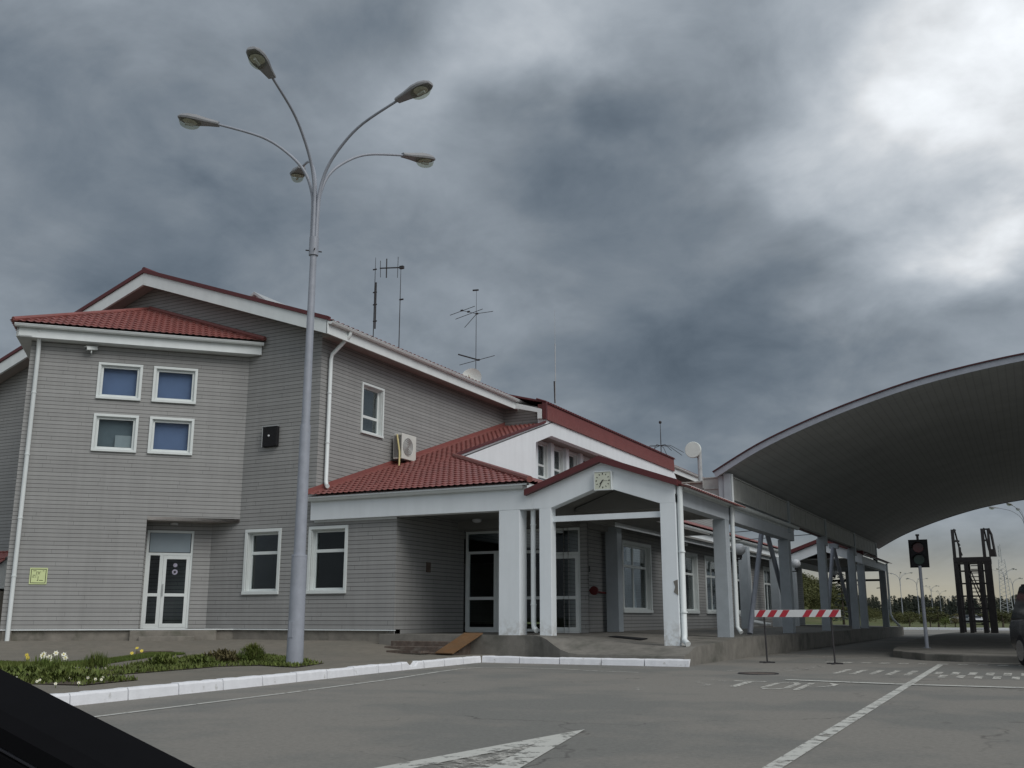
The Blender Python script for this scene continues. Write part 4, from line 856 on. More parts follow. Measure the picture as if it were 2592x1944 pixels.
# front cross girder and end post
q = MB()
gy = 28.75
q.box(X4-4.2, X4-.1, gy, gy+.03, 4.42, 4.92); q.box(X4-4.2, X4-.1, gy-.09, gy+.12, 4.92, 4.96); q.box(X4-4.2, X4-.75, gy-.09, gy+.12, 4.38, 4.42)
for x in (-11.2, -10.0, -8.9, -8.1): q.box(x, x+.02, gy-.08, gy, 4.42, 4.92)
q.build('cross_girder', mat('weathered_steel', (.36, .35, .32), .6, .15, 4, col2=(.22, .14, .08), c2scale=5, c2lo=.62, c2hi=.75), CN)
q = MB(); q.box(X4-.78, X4-.14, gy-.11, gy+.15, 4.30, 5.02); q.box(X4-.80, X4-.12, gy-.14, gy-.11, 4.70, 4.74); q.box(X4-.80, X4-.12, gy-.14, gy+.2, 5.02, 5.05); q.box(X4-.80, X4-.77, gy-.14, gy-.11, 4.30, 5.02); q.build('end_box', BEAMC, CN)
q = MB(); q.cyl((X4+.02, gy-.1, 3.95), .07, 1.15); q.build('rain_pipe', TRIM, CN, smooth=True)
# V struts
for (yt, ya, yb) in ((35.0, 32.3, 38.8), (48.9, 45.9, 53.4)):
    for ye in (ya, yb):
        q = MB(); q.tube([(X4-.55, yt+(.08 if ye > yt else -.08), 4.3), (X4-.55, ye, .60)], .085, 10); q.build('strut', GALV, CN, smooth=True)
    MB().box(X4-.70, X4-.31, yt-.2, yt+.2, 4.2, 4.42).build('strut_head', STEELD, CN)
# tie rods
for y in (38.3, 42.0):
    q = MB(); q.tube([(X4-.2, y, 4.35), (X4-5.2, y+1.5, 4.25)], .015, 6); q.build('tie_rod', DARK, CN)
# ================================================================== SECOND PAVILION (part of the terminal)
Q0, Q1 = 54.0, 63.0
g = MB(); g.prism([(GX0, Q0, 3.72), (-9.24, Q0, 4.4), (GX1, Q0, 3.72), (GX1, Q0, gz0), (-9.24, Q0, gza+.05), (GX0, Q0, gz0)], (0, .3, 0)); g.build('porch_gable', WHITE, B, bevel=.006)
vg = MB(); vg.prism([(GX0-.18, Q0-.16, gz0-.02), (-9.24, Q0-.16, gza+.06), (GX1+.1, Q0-.16, gz0-.02), (GX1+.1, Q0-.16, gz0+.16), (-9.24, Q0-.16, gza+.24), (GX0-.18, Q0-.16, gz0+.16)], (0, .2, 0)); vg.build('verge_flashing', REDTRIM, B)
tiles(B, (GX1+.38, Q0-.02, gza-PRS*(GX1+.38-GA)+.02), (0, 1, 0), (-1, 0, PRS), Q1-Q0, (GX1+.38-GA)*pc, res=4)
tiles(B, (GX0-.15, Q0-.02, gza-PRS*(GA-GX0+.15)+.02), (0, 1, 0), (1, 0, PRS), Q1-Q0, (GA-GX0+.15)*pc, res=4)
q = MB(); q.box(X4-.3, X4, Q0+.3, Q1+.3, 3.72, 4.12); q.box(GX0, GX0+.3, Q0+.3, Q1+.3, 3.72, 4.1); q.box(GX0+.3, X4-.3, Q1, Q1+.3, 3.72, 4.12); q.build('porch_beam', WHITE, B)
q = MB(); q.box(GX0+.3, X4-.3, Q0+.3, Q1, 4.0, 4.05); q.build('porch_soffit', CEIL, B)
gutter(B, (X4+.02, Q0, 4.24), (X4+.02, Q1+.4, 4.24), (1, 0, 0), r=.085)
for (x, y) in ((X4-.17, 54.4), (X4-.17, 62.9), (-10.9, 54.3), (-10.9, 62.9), (-9.4, 62.9)): MB().box(x-.17, x+.17, y-.17, y+.17, .35, 3.72).build('column', STEELD, B, bevel=.01)
MB().box(-10.7, X4-.35, 62.8, 62.9, 3.15, 3.27).build('cross_bar', DARK, B)
pipe(B, [(X4+.08, 63.1, 4.15), (X4+.08, 63.1, 1.3), (X4+.2, 63.0, 1.0), (X4+.55, 62.9, .62)], .06)
for (x, y) in ((-11.25, 45.4), (-11.25, 46.2)): pipe(B, [(x, y, 4.2), (x-.35, y, 3.95), (x-.35, y, 1.3), (x-.2, y+.3, 1.0), (x+.5, y+1.6, .8)], .055)
# ================================================================== SMALLER THINGS ON THE BUILDING
# wall clock on the gable
p = at(1527, 1217, Y=YP-.08); t = thing('wall_clock', (p.x, YP-.01, p.z), 'square cream wall clock on the white porch gable', 'clock')
h = .215; MB().box(p.x-h, p.x+h, YP-.12, YP-.002, p.z-h, p.z+h).build('case', CREAM, t, bevel=.01)
f = MB(); f.box(p.x-h-.012, p.x+h+.012, YP-.135, YP-.0, p.z+h, p.z+h+.018); f.box(p.x-h-.012, p.x+h+.012, YP-.135, YP-.0, p.z-h-.018, p.z-h); f.box(p.x-h-.012, p.x-h-.001, YP-.135, YP, p.z-h, p.z+h); f.box(p.x+h+.001, p.x+h+.012, YP-.135, YP, p.z-h, p.z+h); f.build('frame', TRIM, t)
f = MB((p.x, YP-.124, p.z), (1, 0, 0), (0, 1, 0))
for k in range(12):
    a = 2*math.pi*k/12; c_, s_ = math.sin(a), math.cos(a); w = .009 if k % 3 else .013; r0, r1 = .150, .188
    f.add([(c_*r0+s_*w, 0, s_*r0-c_*w), (c_*r0-s_*w, 0, s_*r0+c_*w), (c_*r1-s_*w, 0, s_*r1+c_*w), (c_*r1+s_*w, 0, s_*r1-c_*w)], [(0, 1, 2, 3)])
f.build('hour_marks', RUBBER, t)
def hand(name, ang, r, w, y):
    a = R(ang); c_, s_ = math.sin(a), math.cos(a); q = MB((p.x, y, p.z), (1, 0, 0), (0, 1, 0))
    q.prism([(-c_*.03+s_*w, 0, -s_*.03-c_*w), (-c_*.03-s_*w, 0, -s_*.03+c_*w), (c_*r-s_*w, 0, s_*r+c_*w), (c_*r+s_*w, 0, s_*r-c_*w)], (0, .003, 0)); q.build(name, RUBBER, t)
hand('minute_hand', 207, .16, .006, YP-.129); hand('hour_hand', 222, .11, .010, YP-.134)
hand('second_hand', 92, .13, .003, YP-.137)
# AC outdoor unit on the side wall
ac0 = at(990, 1160, X=XC+.05); ax = XC; ay0, ay1 = 27.2, 28.25; az0, az1 = 5.78, 6.45
ay0 = at(990, 1120, X=XC+.1).y; p1 = at(1015, 1162, X=XC+.62); 
t = thing('air_conditioner', (XC, 27.7, 5.9), 'white air conditioner outdoor unit on the side wall above the red tiled roof', 'air conditioner')
a0 = at(1017, 1160, X=XC+.48); ay0 = a0.y; ay1 = at(1053, 1160, X=XC+.48).y; az0 = a0.z; az1 = at(1017, 1095, X=XC+.48).z
MB().box(XC+.14, XC+.48, ay0, ay1, az0, az1).build('casing', mat('ac_white', (.60, .60, .56), .45, .05, 4), t, bevel=.015)
f = MB(); cy_, cz_ = ay0+(ay1-ay0)*.40, (az0+az1)/2; rr = min((az1-az0), (ay1-ay0)*.75)*.45
f.cyl((XC+.481, cy_, cz_), rr, .012, 'x', 28); f.build('fan_grille', mat('fan_grey', (.22, .21, .20), .6, .1, 10), t)
f = MB()
for k in range(5): f.tube([(XC+.498, cy_+rr*(k+1)/5*math.cos(a), cz_+rr*(k+1)/5*math.sin(a)) for a in frange(0, 6.2832, 24)], .005, 4)
f.build('grille_ring', PVC, t)
f = MB()
for k in range(9): f.box(XC+.18+k*.032, XC+.19+k*.032, ay0-.012, ay0-.001, az0+.05, az1-.06)
f.build('side_fins', DARK, t)
f = MB(); f.box(XC+.0, XC+.5, ay0+.1, ay0+.14, az0-.05, az0-.005); f.box(XC+.0, XC+.5, ay1-.14, ay1-.1, az0-.05, az0-.005); f.build('bracket', DARK, t)
f = MB(); f.tube([(XC+.3, ay0-.03, az1-.05), (XC+.42, ay0-.05, az0+.2), (XC+.42, ay0-.05, az0-.1), (XC+.40, ay0-.04, az0-.42)], .028, 8); f.build('insulated_pipe', mat('pipe_foam', (.62, .55, .28), .8, .1, 8), t, smooth=True)
# security camera on the bay
pc_ = at(232, 882, pl=(-20.80, 23.47)); t = thing('security_camera', pc_+nb*-.1, 'white security camera under the eave of the corner bay', 'camera')
c0 = pc_; dv = (ub*-1*.75+nb*.5+Z*-.18).normalized(); sd_ = dv.cross(Z).normalized(); 
f = MB(c0, dv, sd_); f.box(-.17, .17, -.05, .05, -.05, .05); f.build('housing', PVC, t, bevel=.012)
f = MB(c0, dv, sd_); f.box(-.19, .20, -.06, .06, .052, .06) if False else f.box(-.19, .20, -.06, .06, -.062, -.052); f.build('sun_shield', PVC, t)
f = MB(); f.tube([c0-Z*.05, c0-Z*.12, c0-Z*.14-nb*.22], .018, 8); f.build('bracket', PVC, t)
f = MB(c0, dv, sd_); f.cyl((.171, 0, 0), .035, .008, 'x', 16); f.build('lens', RUBBER, t)
# yellow notice on the bay
s0 = at(97, 1458, pl=(-20.93+.02, 23.6-.02)); us = (s0-b).dot(ub); zs = s0.z
t = thing('notice_sign', (s0.x, s0.y, zs), 'square yellow-green notice with a black border on the grey siding of the bay', 'sign')
f = MB(b, ub, -nb); f.box(us-.225, us+.225, -.02, -.003, zs-.225, zs+.225); f.build('panel', YELLOW, t)
f = MB(b, ub, -nb); o_, i_ = .195, .18
for (x0, x1, z0, z1) in ((-o_, o_, i_, o_), (-o_, o_, -o_, -i_), (-o_, -i_, -i_, i_), (i_, o_, -i_, i_)): f.box(us+x0, us+x1, -.0235, -.021, zs+z0, zs+z1)
f.build('border', RUBBER, t)
def text(txt, size, P_, u, n_, parent, m, name='lettering', ext=.001, align='CENTER'):
    cu = bpy.data.curves.new('lettering_curve', 'FONT'); cu.body = txt; cu.size = size; cu.extrude = ext; cu.align_x = align; cu.align_y = 'CENTER'
    o = bpy.data.objects.new('lettering_source', cu); COL.objects.link(o); dg = bpy.context.evaluated_depsgraph_get(); me = bpy.data.meshes.new_from_object(o.evaluated_get(dg)); bpy.data.objects.remove(o)
    u = Vector(u).normalized(); mtx = Matrix((( u.x, 0, n_.x, P_[0]), (u.y, 0, n_.y, P_[1]), (u.z, 1, n_.z, P_[2]), (0, 0, 0, 1)))
    me.transform(mtx); me.materials.clear(); me.materials.append(m)
    if parent is not None: me.transform(Matrix.Translation(-ORIG[parent.name]))
    q = bpy.data.objects.new(name, me); COL.objects.link(q); q.parent = parent; return q
# letters are only partly legible in the photograph: the two big characters, a digit and short strokes
text('ПГ', .10, tuple(b+ub*us+nb*.0235+Z*(zs+.075)), ub, nb, t, RUBBER)
f = MB(b, ub, -nb)
for (x0, x1, z0) in ((-.14, -.06, .135), (.10, .14, .135), (-.15, -.07, .015), (-.02, .02, .015) if False else (-.05, -.03, .02), (-.16, -.10, -.035), (-.08, -.05, -.035), (.03, .13, -.125)): f.box(us+x0, us+x1, -.0235, -.021, zs+z0, zs+z0+.014)
f.box(us-.01, us+.003, -.0235, -.021, zs-.13, zs-.01); f.box(us-.03, us-.01, -.0235, -.021, zs-.13, zs-.117)
f.build('small_print', RUBBER, t)
# black loudspeaker panel on the wall between bay and corner
t = thing('wall_panel', (-19.87, YF-.06, 6.37), 'black square panel with a small centre light on the grey gable wall', 'panel')
MB().box(-20.14, -19.60, YF-.12, YF-.003, 6.08, 6.68).build('housing', RUBBER, t, bevel=.012)
f = MB(); f.box(-20.17, -19.57, YF-.135, YF-.10, 6.685, 6.705); f.box(-20.155, -20.142, YF-.13, YF-.0, 6.07, 6.685); f.build('rim', STEEL, t)
f = MB(); f.sphere((-19.9, YF-.125, 6.40), .035, 12, 8); f.build('centre_light', GLOBE, t)
# notices in the recess
for (px, py, w_, h_, m_, lab, nm) in ((1085, 1436, .11, .14, mat('brown_plate', (.06, .04, .03), .5), 'small dark brown plate on the siding beside the entrance steps', 'wall_plate'),):
    p = at(px, py, X=XW+.02); t = thing(nm, tuple(p), lab, 'plate'); MB().box(XW+.003, XW+.03, p.y-w_, p.y+w_, p.z-h_, p.z+h_).build('plate', m_, t, bevel=.004)
    MB().box(XW+.03, XW+.033, p.y-w_+.02, p.y+w_-.02, p.z-h_+.02, p.z+h_-.02).build('face', RUST, t)
wallr = wall('wall', mat('dark_siding', (.15, .12, .11), .7, .08, 3, extra=siding_extra), B, [(-11.52, 27.38, .6), (-10.35, 27.9, .6), (-10.35, 27.9, 4.0), (-11.52, 27.38, 4.0)], (.4, -.9, 0), thick=.1) if False else None
p = at(1491, 1440, X=X5+.02)
t = thing('paper_notice', tuple(p), 'small white framed notice on the dark wall by the entrance door', 'notice'); MB().box(X5+.003, X5+.02, p.y-.09, p.y+.09, p.z-.12, p.z+.12).build('frame', STEEL, t); MB().box(X5+.021, X5+.024, p.y-.07, p.y+.07, p.z-.10, p.z+.10).build('sheet', INTER, t)
p = at(1491, 1495, X=X5+.10)
t = thing('fire_valve', tuple(p), 'dark red fire valve with a horizontal pipe on the porch wall', 'valve'); f = MB(); f.cyl((X5+.25, p.y, p.z), .13, .07, 'y', 20); f.cyl((X5+.0, p.y+.03, p.z), .03, .25, 'x', 8); f.build('valve_body', mat('dull_red', (.12, .018, .018), .6), t); f = MB(); f.tube([(X5+.09, p.y, p.z), (X5+.09, p.y+1.6, p.z-.05)], .03, 8); f.build('valve_pipe', mat('dull_red', (0, 0, 0)), t)
# plastic bucket-like white table legs by the column -> small stool
p = at(1540, 1590, z=.66)
t = thing('plastic_stool', (p.x, p.y, .66), 'grey plastic stool standing by the column inside the porch', 'stool')
f = MB(); f.box(p.x-.22, p.x+.22, p.y-.2, p.y+.2, 1.12, 1.16); f.build('seat', mat('grey_plastic', (.2, .22, .25), .5), t, bevel=.01)
for sx in (-1, 1):
    for sy in (-1, 1): f = MB(); f.tube([(p.x+sx*.17, p.y+sy*.15, 1.12), (p.x+sx*.21, p.y+sy*.19, .665)], .022, 8); f.build('leg', mat('grey_plastic', (0, 0, 0)), t)
# porch ceiling lamps
for i, (px, py, pl_, lab) in enumerate(((1207, 1315, 3.94, 'round white ceiling lamp over the entrance steps, left of the thick pillar'), (1556, 1278, 4.5, 'round white ceiling lamp under the peak of the clock gable'))):
    p = at(px, py, z=pl_); t = thing('ceiling_lamp', (p.x, p.y, pl_), lab, 'lamp', 'ceiling lamps of the porch')
    f = MB(); f.sphere((p.x, p.y, pl_-.02), .15, 20, 10, .55); f.build('globe', GLOBE, t, smooth=True); MB().cyl((p.x, p.y, pl_), .12, .03).build('base', STEEL, t)
# camera in the porch corner
p = at(1735, 1378, X=X5+.4); t = thing('porch_camera', tuple(p), 'small white camera on a bracket under the eave beside the downpipe', 'camera')
f = MB(); f.box(p.x-.06, p.x+.06, p.y-.2, p.y+.12, p.z-.05, p.z+.05); f.build('housing', PVC, t, bevel=.01); f = MB(); f.tube([p, (X5+.02, p.y, p.z)], .02, 8); f.build('bracket', PVC, t)
# globe lamps on the pillars
gl = [(1872, 1391, 'glowless white globe lamp on the second grey pillar from the porch, nearest of the globes'), (2015, 1427, 'white globe lamp before the gable of the far pavilion'), (2111, 1448, 'white globe lamp behind the leaning strut of the canopy'), (2182, 1465, 'globe lamp seen dark against the sky under the far pavilion beam'), (2235, 1474, 'smallest white globe lamp at the far end of the pavilion')]
gy_ = [34.5, 45.5, 52.2, 58.5, 66.0]; gr = [.21, .21, .20, .20, .22]
for (px, py, lab), gy2, r_ in zip(gl, gy_, gr):
    p = at(px, py, d=gy2*1.04); t = thing('globe_lamp', tuple(p), lab, 'lamp', 'globe lamps along the terminal')
    f = MB(); f.sphere(p, r_, 24, 14); f.build('globe', GLOBE, t, smooth=True)
    f = MB(); f.cyl((p.x, p.y, p.z-r_-.08), .08, .1); f.tube([(p.x, p.y, p.z-r_-.06), (p.x+.05, p.y, p.z-r_-.12), (p.x-.45, p.y+.15, p.z-r_-.16)], .025, 8); f.build('bracket', DARK, t)
# board leaning on the steps, grates, rubble
t = thing('plywood_ramp', (-12.75, 22.9, .3), 'rust brown plywood board leaning as a ramp on the entrance steps', 'board')
q = MB(); q.prism([(-13.2, 22.15, .235), (-12.62, 22.0, .235), (-12.40, 23.13, .70), (-12.95, 23.17, .70)], (.0, -.01, .025)); q.build('board', WOODB, t)
for (cx_, cy_, w_, lab) in ((-19.9, 19.6, .9, 'dark rusty boot scraper grate on the pavement before the bay door'), (-13.9, 22.0, 1.0, 'dark rusty grate in front of the entrance steps')):
    t = thing('boot_grate', (cx_, cy_, zp(cx_, cy_)), lab, 'grate', 'iron grates'); z_ = zp(cx_, cy_)+.01; uu = ub if cx_ < -18 else Vector((1, 0, 0)); vv = Vector((-uu.y, uu.x, 0))
    q = MB((cx_, cy_, z_), uu, vv); q.box(-w_/2, w_/2, -.2, -.17, 0, .06); q.box(-w_/2, w_/2, .17, .2, 0, .06); q.box(-w_/2, -w_/2+.03, -.17, .17, 0, .06); q.box(w_/2-.03, w_/2, -.17, .17, 0, .06); q.build('frame', RUST, t)
    q = MB((cx_, cy_, z_), uu, vv)
    for k in range(int(w_/.06)): q.box(-w_/2+.04+k*.06, -w_/2+.055+k*.06, -.17, .17, .01, .05)
    q.build('bars', DARK, t)
p = at(1590, 1624, z=.5); t = thing('door_mat', (p.x, p.y, .52), 'dark rubber mat lying inside the clock porch', 'mat'); q = MB(); gx = frange(p.x-.45, p.x+.45, 6); gy2_ = frange(p.y-.3, p.y+.3, 5)
q.add([(x, y, zt(x, y)+.022) for y in gy2_ for x in gx], [(j*7+i, j*7+i+1, (j+1)*7+i+1, (j+1)*7+i) for j in range(5) for i in range(6)]); q.build('mat', RUBBER, t, solid=.012)
# ------------------------------------------------------------------ aerials
def aerial(label, px, py0, py1, Y, r=.022, name='radio_mast', group='aerials on the roof'):
    a_ = at(px, py0, Y=Y); c_ = at(px, py1, Y=Y); zb_ = c_.z-1.2; t = thing(name, (a_.x, Y, zb_), label, 'antenna', group)
    q = MB(); q.tube([(a_.x, Y, zb_), (a_.x, Y, a_.z-(a_.z-zb_)*.35), (a_.x, Y, a_.z)], [r, r*.8, r*.4], 8); q.build('mast', STEEL if r < .016 else DARK, t); return t, Vector((a_.x, Y, a_.z)), zb_
def rod(t, p0, p1, r=.011, name='element', m=None): q = MB(); q.tube([p0, p1], r, 6); return q.build(name, m or DARK, t)
Yg = 34
t, tp_, zb_ = aerial('dark jointed whip mast on the roof, leftmost of the aerials', 951, 652, 838, Yg)
for y in (682, 740, 771, 813): c_ = at(949, y, Y=Yg); rod(t, c_-Vector((.09, 0, 0)), c_+Vector((.09, 0, 0)), .03, 'clamp')
rod(t, at(952, 715, Y=Yg), at(949, 832, Y=Yg), .035, 'sleeve')
t, tp_, zb_ = aerial('mast with a horizontal boom and upright rods, second aerial from the left', 1015, 672, 865, Yg)
rod(t, at(962, 679, Y=Yg), at(1018, 677, Y=Yg), .028, 'boom'); rod(t, at(979, 655, Y=Yg), at(978, 703, Y=Yg), .025); rod(t, at(963, 660, Y=Yg), at(963, 702, Y=Yg), .012); rod(t, at(1008, 650, Y=Yg), at(1006, 703, Y=Yg), .012)
c_ = at(1017, 677, Y=Yg); q = MB(); q.box(c_.x-.09, c_.x+.09, Yg-.06, Yg+.06, c_.z-.06, c_.z+.06); q.build('head_box', DARK, t)
c_ = at(1016, 758, Y=Yg); rod(t, c_-Vector((.09, 0, 0)), c_+Vector((.09, 0, 0)), .035, 'clamp')
Yt = 40
t, tp_, zb_ = aerial('slender mast with slanting television aerials, above the small dish', 1206, 735, 955, Yt, r=.018)
for a_, c_ in (((1139, 798), (1202, 775)), ((1153, 808), (1222, 782)), ((1176, 829), (1206, 795)), ((1206, 794), (1248, 788)), ((1163, 924), (1252, 900)), ((1160, 897), (1210, 911))): rod(t, at(*a_, Y=Yt-.1), at(*c_, Y=Yt+.1), .014 if a_[0] != 1160 else .035)
rod(t, at(1168, 786, Y=Yt), at(1206, 794, Y=Yt), .012, 'boom'); c_ = at(1206, 735, Y=Yt); rod(t, at(1197, 735, Y=Yt), at(1211, 734, Y=Yt), .04, 'head_box')
for (x, y) in ((1169, 786), (1186, 789), (1207, 794), (1211, 911)): c_ = at(x, y, Y=Yt-.05); rod(t, c_-Vector((.06, 0, 0)), c_+Vector((.06, 0, 0)), .045, 'clamp')
t, tp_, zb_ = aerial('tall thin white whip aerial above the red parapet', 1404, 785, 1025, 42, r=.014)
rod(t, at(1403, 965, Y=42), at(1405, 1020, Y=42), .035, 'sleeve'); rod(t, at(1405, 870, Y=42), at(1406, 965, Y=42), .022, 'upper_sleeve', STEEL)
t, tp_, zb_ = aerial('ground plane aerial with drooping radial rods near the round dish', 1671, 1068, 1150, 50, r=.03)
c_ = at(1671, 1128, Y=50)
for k in range(8): a_ = 2*math.pi*k/8; q = MB(); q.tube([c_, c_+Vector((.55*math.cos(a_), .55*math.sin(a_), -.02)), c_+Vector((1.25*math.cos(a_), 1.25*math.sin(a_), -.45))], .014, 6); q.build('radial', DARK, t)
q = MB(); q.sphere(at(1671, 1069, Y=50), .08, 10, 8); q.build('tip', DARK, t)
def dish(px, py, d_, r_, label, pole_to, facing):
    c_ = at(px, py, d=d_); t = thing('satellite_dish', tuple(c_), label, 'dish', 'satellite dishes'); f_ = Vector(facing).normalized(); u_ = f_.cross(Z).normalized(); v_ = u_.cross(f_)
    vs = []; fs = []; n_ = 32; rg = 6
    for (sgn, off) in ((1, 0), (1, -.015)):
        base_ = len(vs); vs.append(tuple(c_-f_*(.18*r_*2-off)*1.0))
        for i in range(1, rg+1):
            q_ = i/rg
            for k in range(n_): a_ = 2*math.pi*k/n_; vs.append(tuple(c_+u_*math.cos(a_)*r_*q_+v_*math.sin(a_)*r_*q_-f_*(.36*r_*(1-q_*q_)-off)))
        for k in range(n_): fs.append((base_, base_+1+k, base_+1+(k+1) % n_))
        for i in range(rg-1):
            for k in range(n_): A0 = base_+1+i*n_+k; A1 = base_+1+i*n_+(k+1) % n_; fs.append((A0, A1, A1+n_, A0+n_))
    q = MB(); q.add(vs, fs); q.build('reflector', mat('dish_white', (.66, .70, .67), .5, .04, 5), t, smooth=True)
    if pole_to:
        q = MB(); q.tube([c_-f_*.25+Z*-.1, c_-f_*.3+Z*-.5+u_*.0, (pole_to[0], pole_to[1], pole_to[2])], .085, 12); q.build('pole', STEEL, t)
    q = MB(); q.tube([c_-v_*r_*.9, c_+f_*r_*.9-v_*.1], .015, 6); q.build('feed_arm', DARK, t); q = MB(); q.cyl(tuple(c_+f_*r_*.9-v_*.1-Z*.05), .04, .1); q.build('feed_horn', CREAM, t)
    return t
q_ = at(1772, 1185, Y=28.9)
tdish = thing('satellite_dish', (q_.x, 28.9, 4.96), 'round cream dish aerial on a grey pole above the cross girder', 'dish', 'satellite dishes')
c_ = at(1755, 1139, Y=28.8); rr = 19.5/ (2632/ (c_-C0).dot(FW.normalized())) if False else .24
q = MB(); q.cyl((c_.x, c_.y-.07, c_.z), rr, .10, 'y', 40); o_ = q.build('reflector', mat('dish_white', (.66, .70, .67), .5, .04, 5), tdish, bevel=.015); 
q = MB(); q.cyl((c_.x, c_.y+.04, c_.z), rr*.75, .08, 'y', 24); q.cyl((c_.x, c_.y+.12, c_.z), .07, .1, 'y', 16); q.build('rear_housing', STEEL, tdish)
q = MB(); q.tube([(q_.x, 28.9, 4.955), (q_.x, 28.9, c_.z-.02)], .065, 12); q.box(q_.x-.1, q_.x+.1, 28.8, 29.0, 4.956, 4.99); q.build('pole', STEEL, tdish)
q = MB(); q.tube([(c_.x, 28.95, c_.z-.05), (c_.x+.05, 28.98, c_.z-.2), (q_.x, 28.95, c_.z-.3)], .012, 6); q.build('cable', DARK, tdish)
dish(1193, 956, 44, .45, 'small pale dish half hidden behind the eave of the main roof', None, (.3, -1, .2))
# ================================================================== STREET LAMPS
def lamp_proto(x, y, zb, label, group):
    t = thing('street_lamp', (x, y, zb), label, 'street lamp', group); o = Vector((x, y, zb))
    q = MB(o); q.tube([(0, 0, 0), (0, 0, 1.0), (0, 0, 2.12)], [.165, .155, .150], 28); q.tube([(0, 0, 2.12), (0, 0, 4.75)], [.118, .105], 28); q.tube([(0, 0, 4.75), (0, 0, 8.45)], [.088, .068], 24)
    q.tube([(0, 0, 2.10), (0, 0, 2.14)], [.154, .152], 28); q.build('pole', GALV, t, smooth=True)
    q = MB(o); q.tube([(0, 0, 8.4), (0, 0, 8.80)], .10, 20); q.build('collar', GALV, t, smooth=True)
    q = MB(o)
    for k in range(4): a_ = math.pi/4+math.pi/2*k; q.tube([(.09*math.cos(a_), .09*math.sin(a_), 8.5), (.17*math.cos(a_), .17*math.sin(a_), 8.5)], .014, 6)
    q.build('clamp_bolt', DARK, t)
    q = MB(o); q.box(.135, .165, -.06, .06, .55, .9) if False else q.box(-.05, .05, -.168, -.150, .55, .85); q.build('service_hatch', GALV, t, bevel=.004)
    for k in range(5):
        a_ = R(66+72*k); dx, dy = math.cos(a_), math.sin(a_)
        pts = []; 
        ctrl = [(.055, 8.75), (.06, 9.3), (.09, 9.8), (.28, 10.32), (.68, 10.75), (1.25, 11.10), (2.25, 11.38)]
        for i in range(len(ctrl)-1):
            p0 = Vector(ctrl[max(i-1, 0)]); p1 = Vector(ctrl[i]); p2 = Vector(ctrl[i+1]); p3 = Vector(ctrl[min(i+2, len(ctrl)-1)])
            for j in range(5): s_ = j/5; c2 = .5*((2*p1)+(-p0+p2)*s_+(2*p0-5*p1+4*p2-p3)*s_*s_+(-p0+3*p1-3*p2+p3)*s_**3); pts.append((c2.x*dx, c2.x*dy, c2.y))
        pts.append((2.25*dx, 2.25*dy, 11.38)); n_ = len(pts)
        q = MB(o); q.tube(pts, [.040-.014*i/n_ for i in range(n_)], 12); arm = q.build('arm', GALV, t, smooth=True)
        # head: tapered shallow housing
        e = Vector((dx, dy, .16)).normalized(); s_ = Vector((-dy, dx, 0)); hp_ = o+Vector((2.2*dx, 2.2*dy, 11.37))
        q = MB(hp_, e, s_); st_ = [(-.04, .085, .05, .03), (.22, .125, .075, .04), (.44, .18, .10, .05), (.62, .19, .09, .05), (.76, .155, .065, .04), (.84, .09, .03, .03)]
        vs = []; fs = []
        for (x_, w_, up_, dn_) in st_:
            for (yy, zz) in ((-w_, -dn_*.2), (-w_*.75, up_*.75), (-w_*.3, up_), (w_*.3, up_), (w_*.75, up_*.75), (w_, -dn_*.2), (w_*.9, -dn_), (-w_*.9, -dn_)): vs.append((x_, yy, zz))
        for i in range(len(st_)-1):
            for j in range(8): fs.append((i*8+j, i*8+(j+1) % 8, (i+1)*8+(j+1) % 8, (i+1)*8+j))
        fs += [tuple(range(8)), tuple(40+j for j in reversed(range(8)))]
        q.add(vs, fs); hd = q.build('lamp_head', mat('lamp_housing', (.27, .275, .285), .5, .1, 6), t, smooth=True)
        q = MB(hp_+e*.58-e.cross(s_)*.052, e, s_); vs = []; fs = []
        rg = 5; n2 = 20; vs.append((0, 0, -.165))
        for i in range(1, rg+1):
            f_ = i/rg
            for j in range(n2): b2 = 2*math.pi*j/n2; vs.append((  .25*f_*math.cos(b2), .165*f_*math.sin(b2), -.165*math.sqrt(max(0, 1-f_**2.4))))
        for j in range(n2): fs.append((0, 1+j, 1+(j+1) % n2))
        for i in range(rg-1):
            for j in range(n2): A0 = 1+i*n2+j; A1 = 1+i*n2+(j+1) % n2; fs.append((A0, A1, A1+n2, A0+n2))
        q.add(vs, fs); q.build('lens_bowl', LENS, hd, smooth=True)
        q = MB(hp_+e*.58-e.cross(s_)*.058, e, s_); q.cyl((0, 0, -.004), .14, .004, seg=20, r2=.15); q.build('reflector', mat('reflector', (.72, .73, .68), .4), hd)
        q = MB(hp_+e*.58-e.cross(s_)*.09, e, s_); q.tube([(-.09, 0, -.03), (.09, 0, -.03)], .03, 10); q.build('bulb', GLOBE, hd)
    return t
lamp = lamp_proto(-12.85, 16.27, .17, 'tall grey street lamp with five curved arms standing in the flower bed', 'five-armed street lamps')
def far_lamp(x, y, zb, sc, rot, label):
    c = lamp.copy(); COL.objects.link(c); c.location = (x, y, zb); c.scale = (1, 1, 1); c.rotation_euler = (0, 0, rot); c['label'] = label
    for ch in list(lamp.children):
        k = ch.copy(); COL.objects.link(k); k.parent = c
        for gch in ch.children: g2 = gch.copy(); COL.objects.link(g2); g2.parent = k
labs = ['nearest of the distant lamps, just right of the pavilion corner', 'distant lamp directly left of the traffic light pole', 'distant lamp directly right of the traffic light pole', 'fourth distant lamp along the road towards the stair tower', 'fifth distant lamp along the road, left of the stair tower', 'tiny distant lamp touching the left edge of the stair tower', 'farthest lamp, seen behind the rungs of the stair tower']
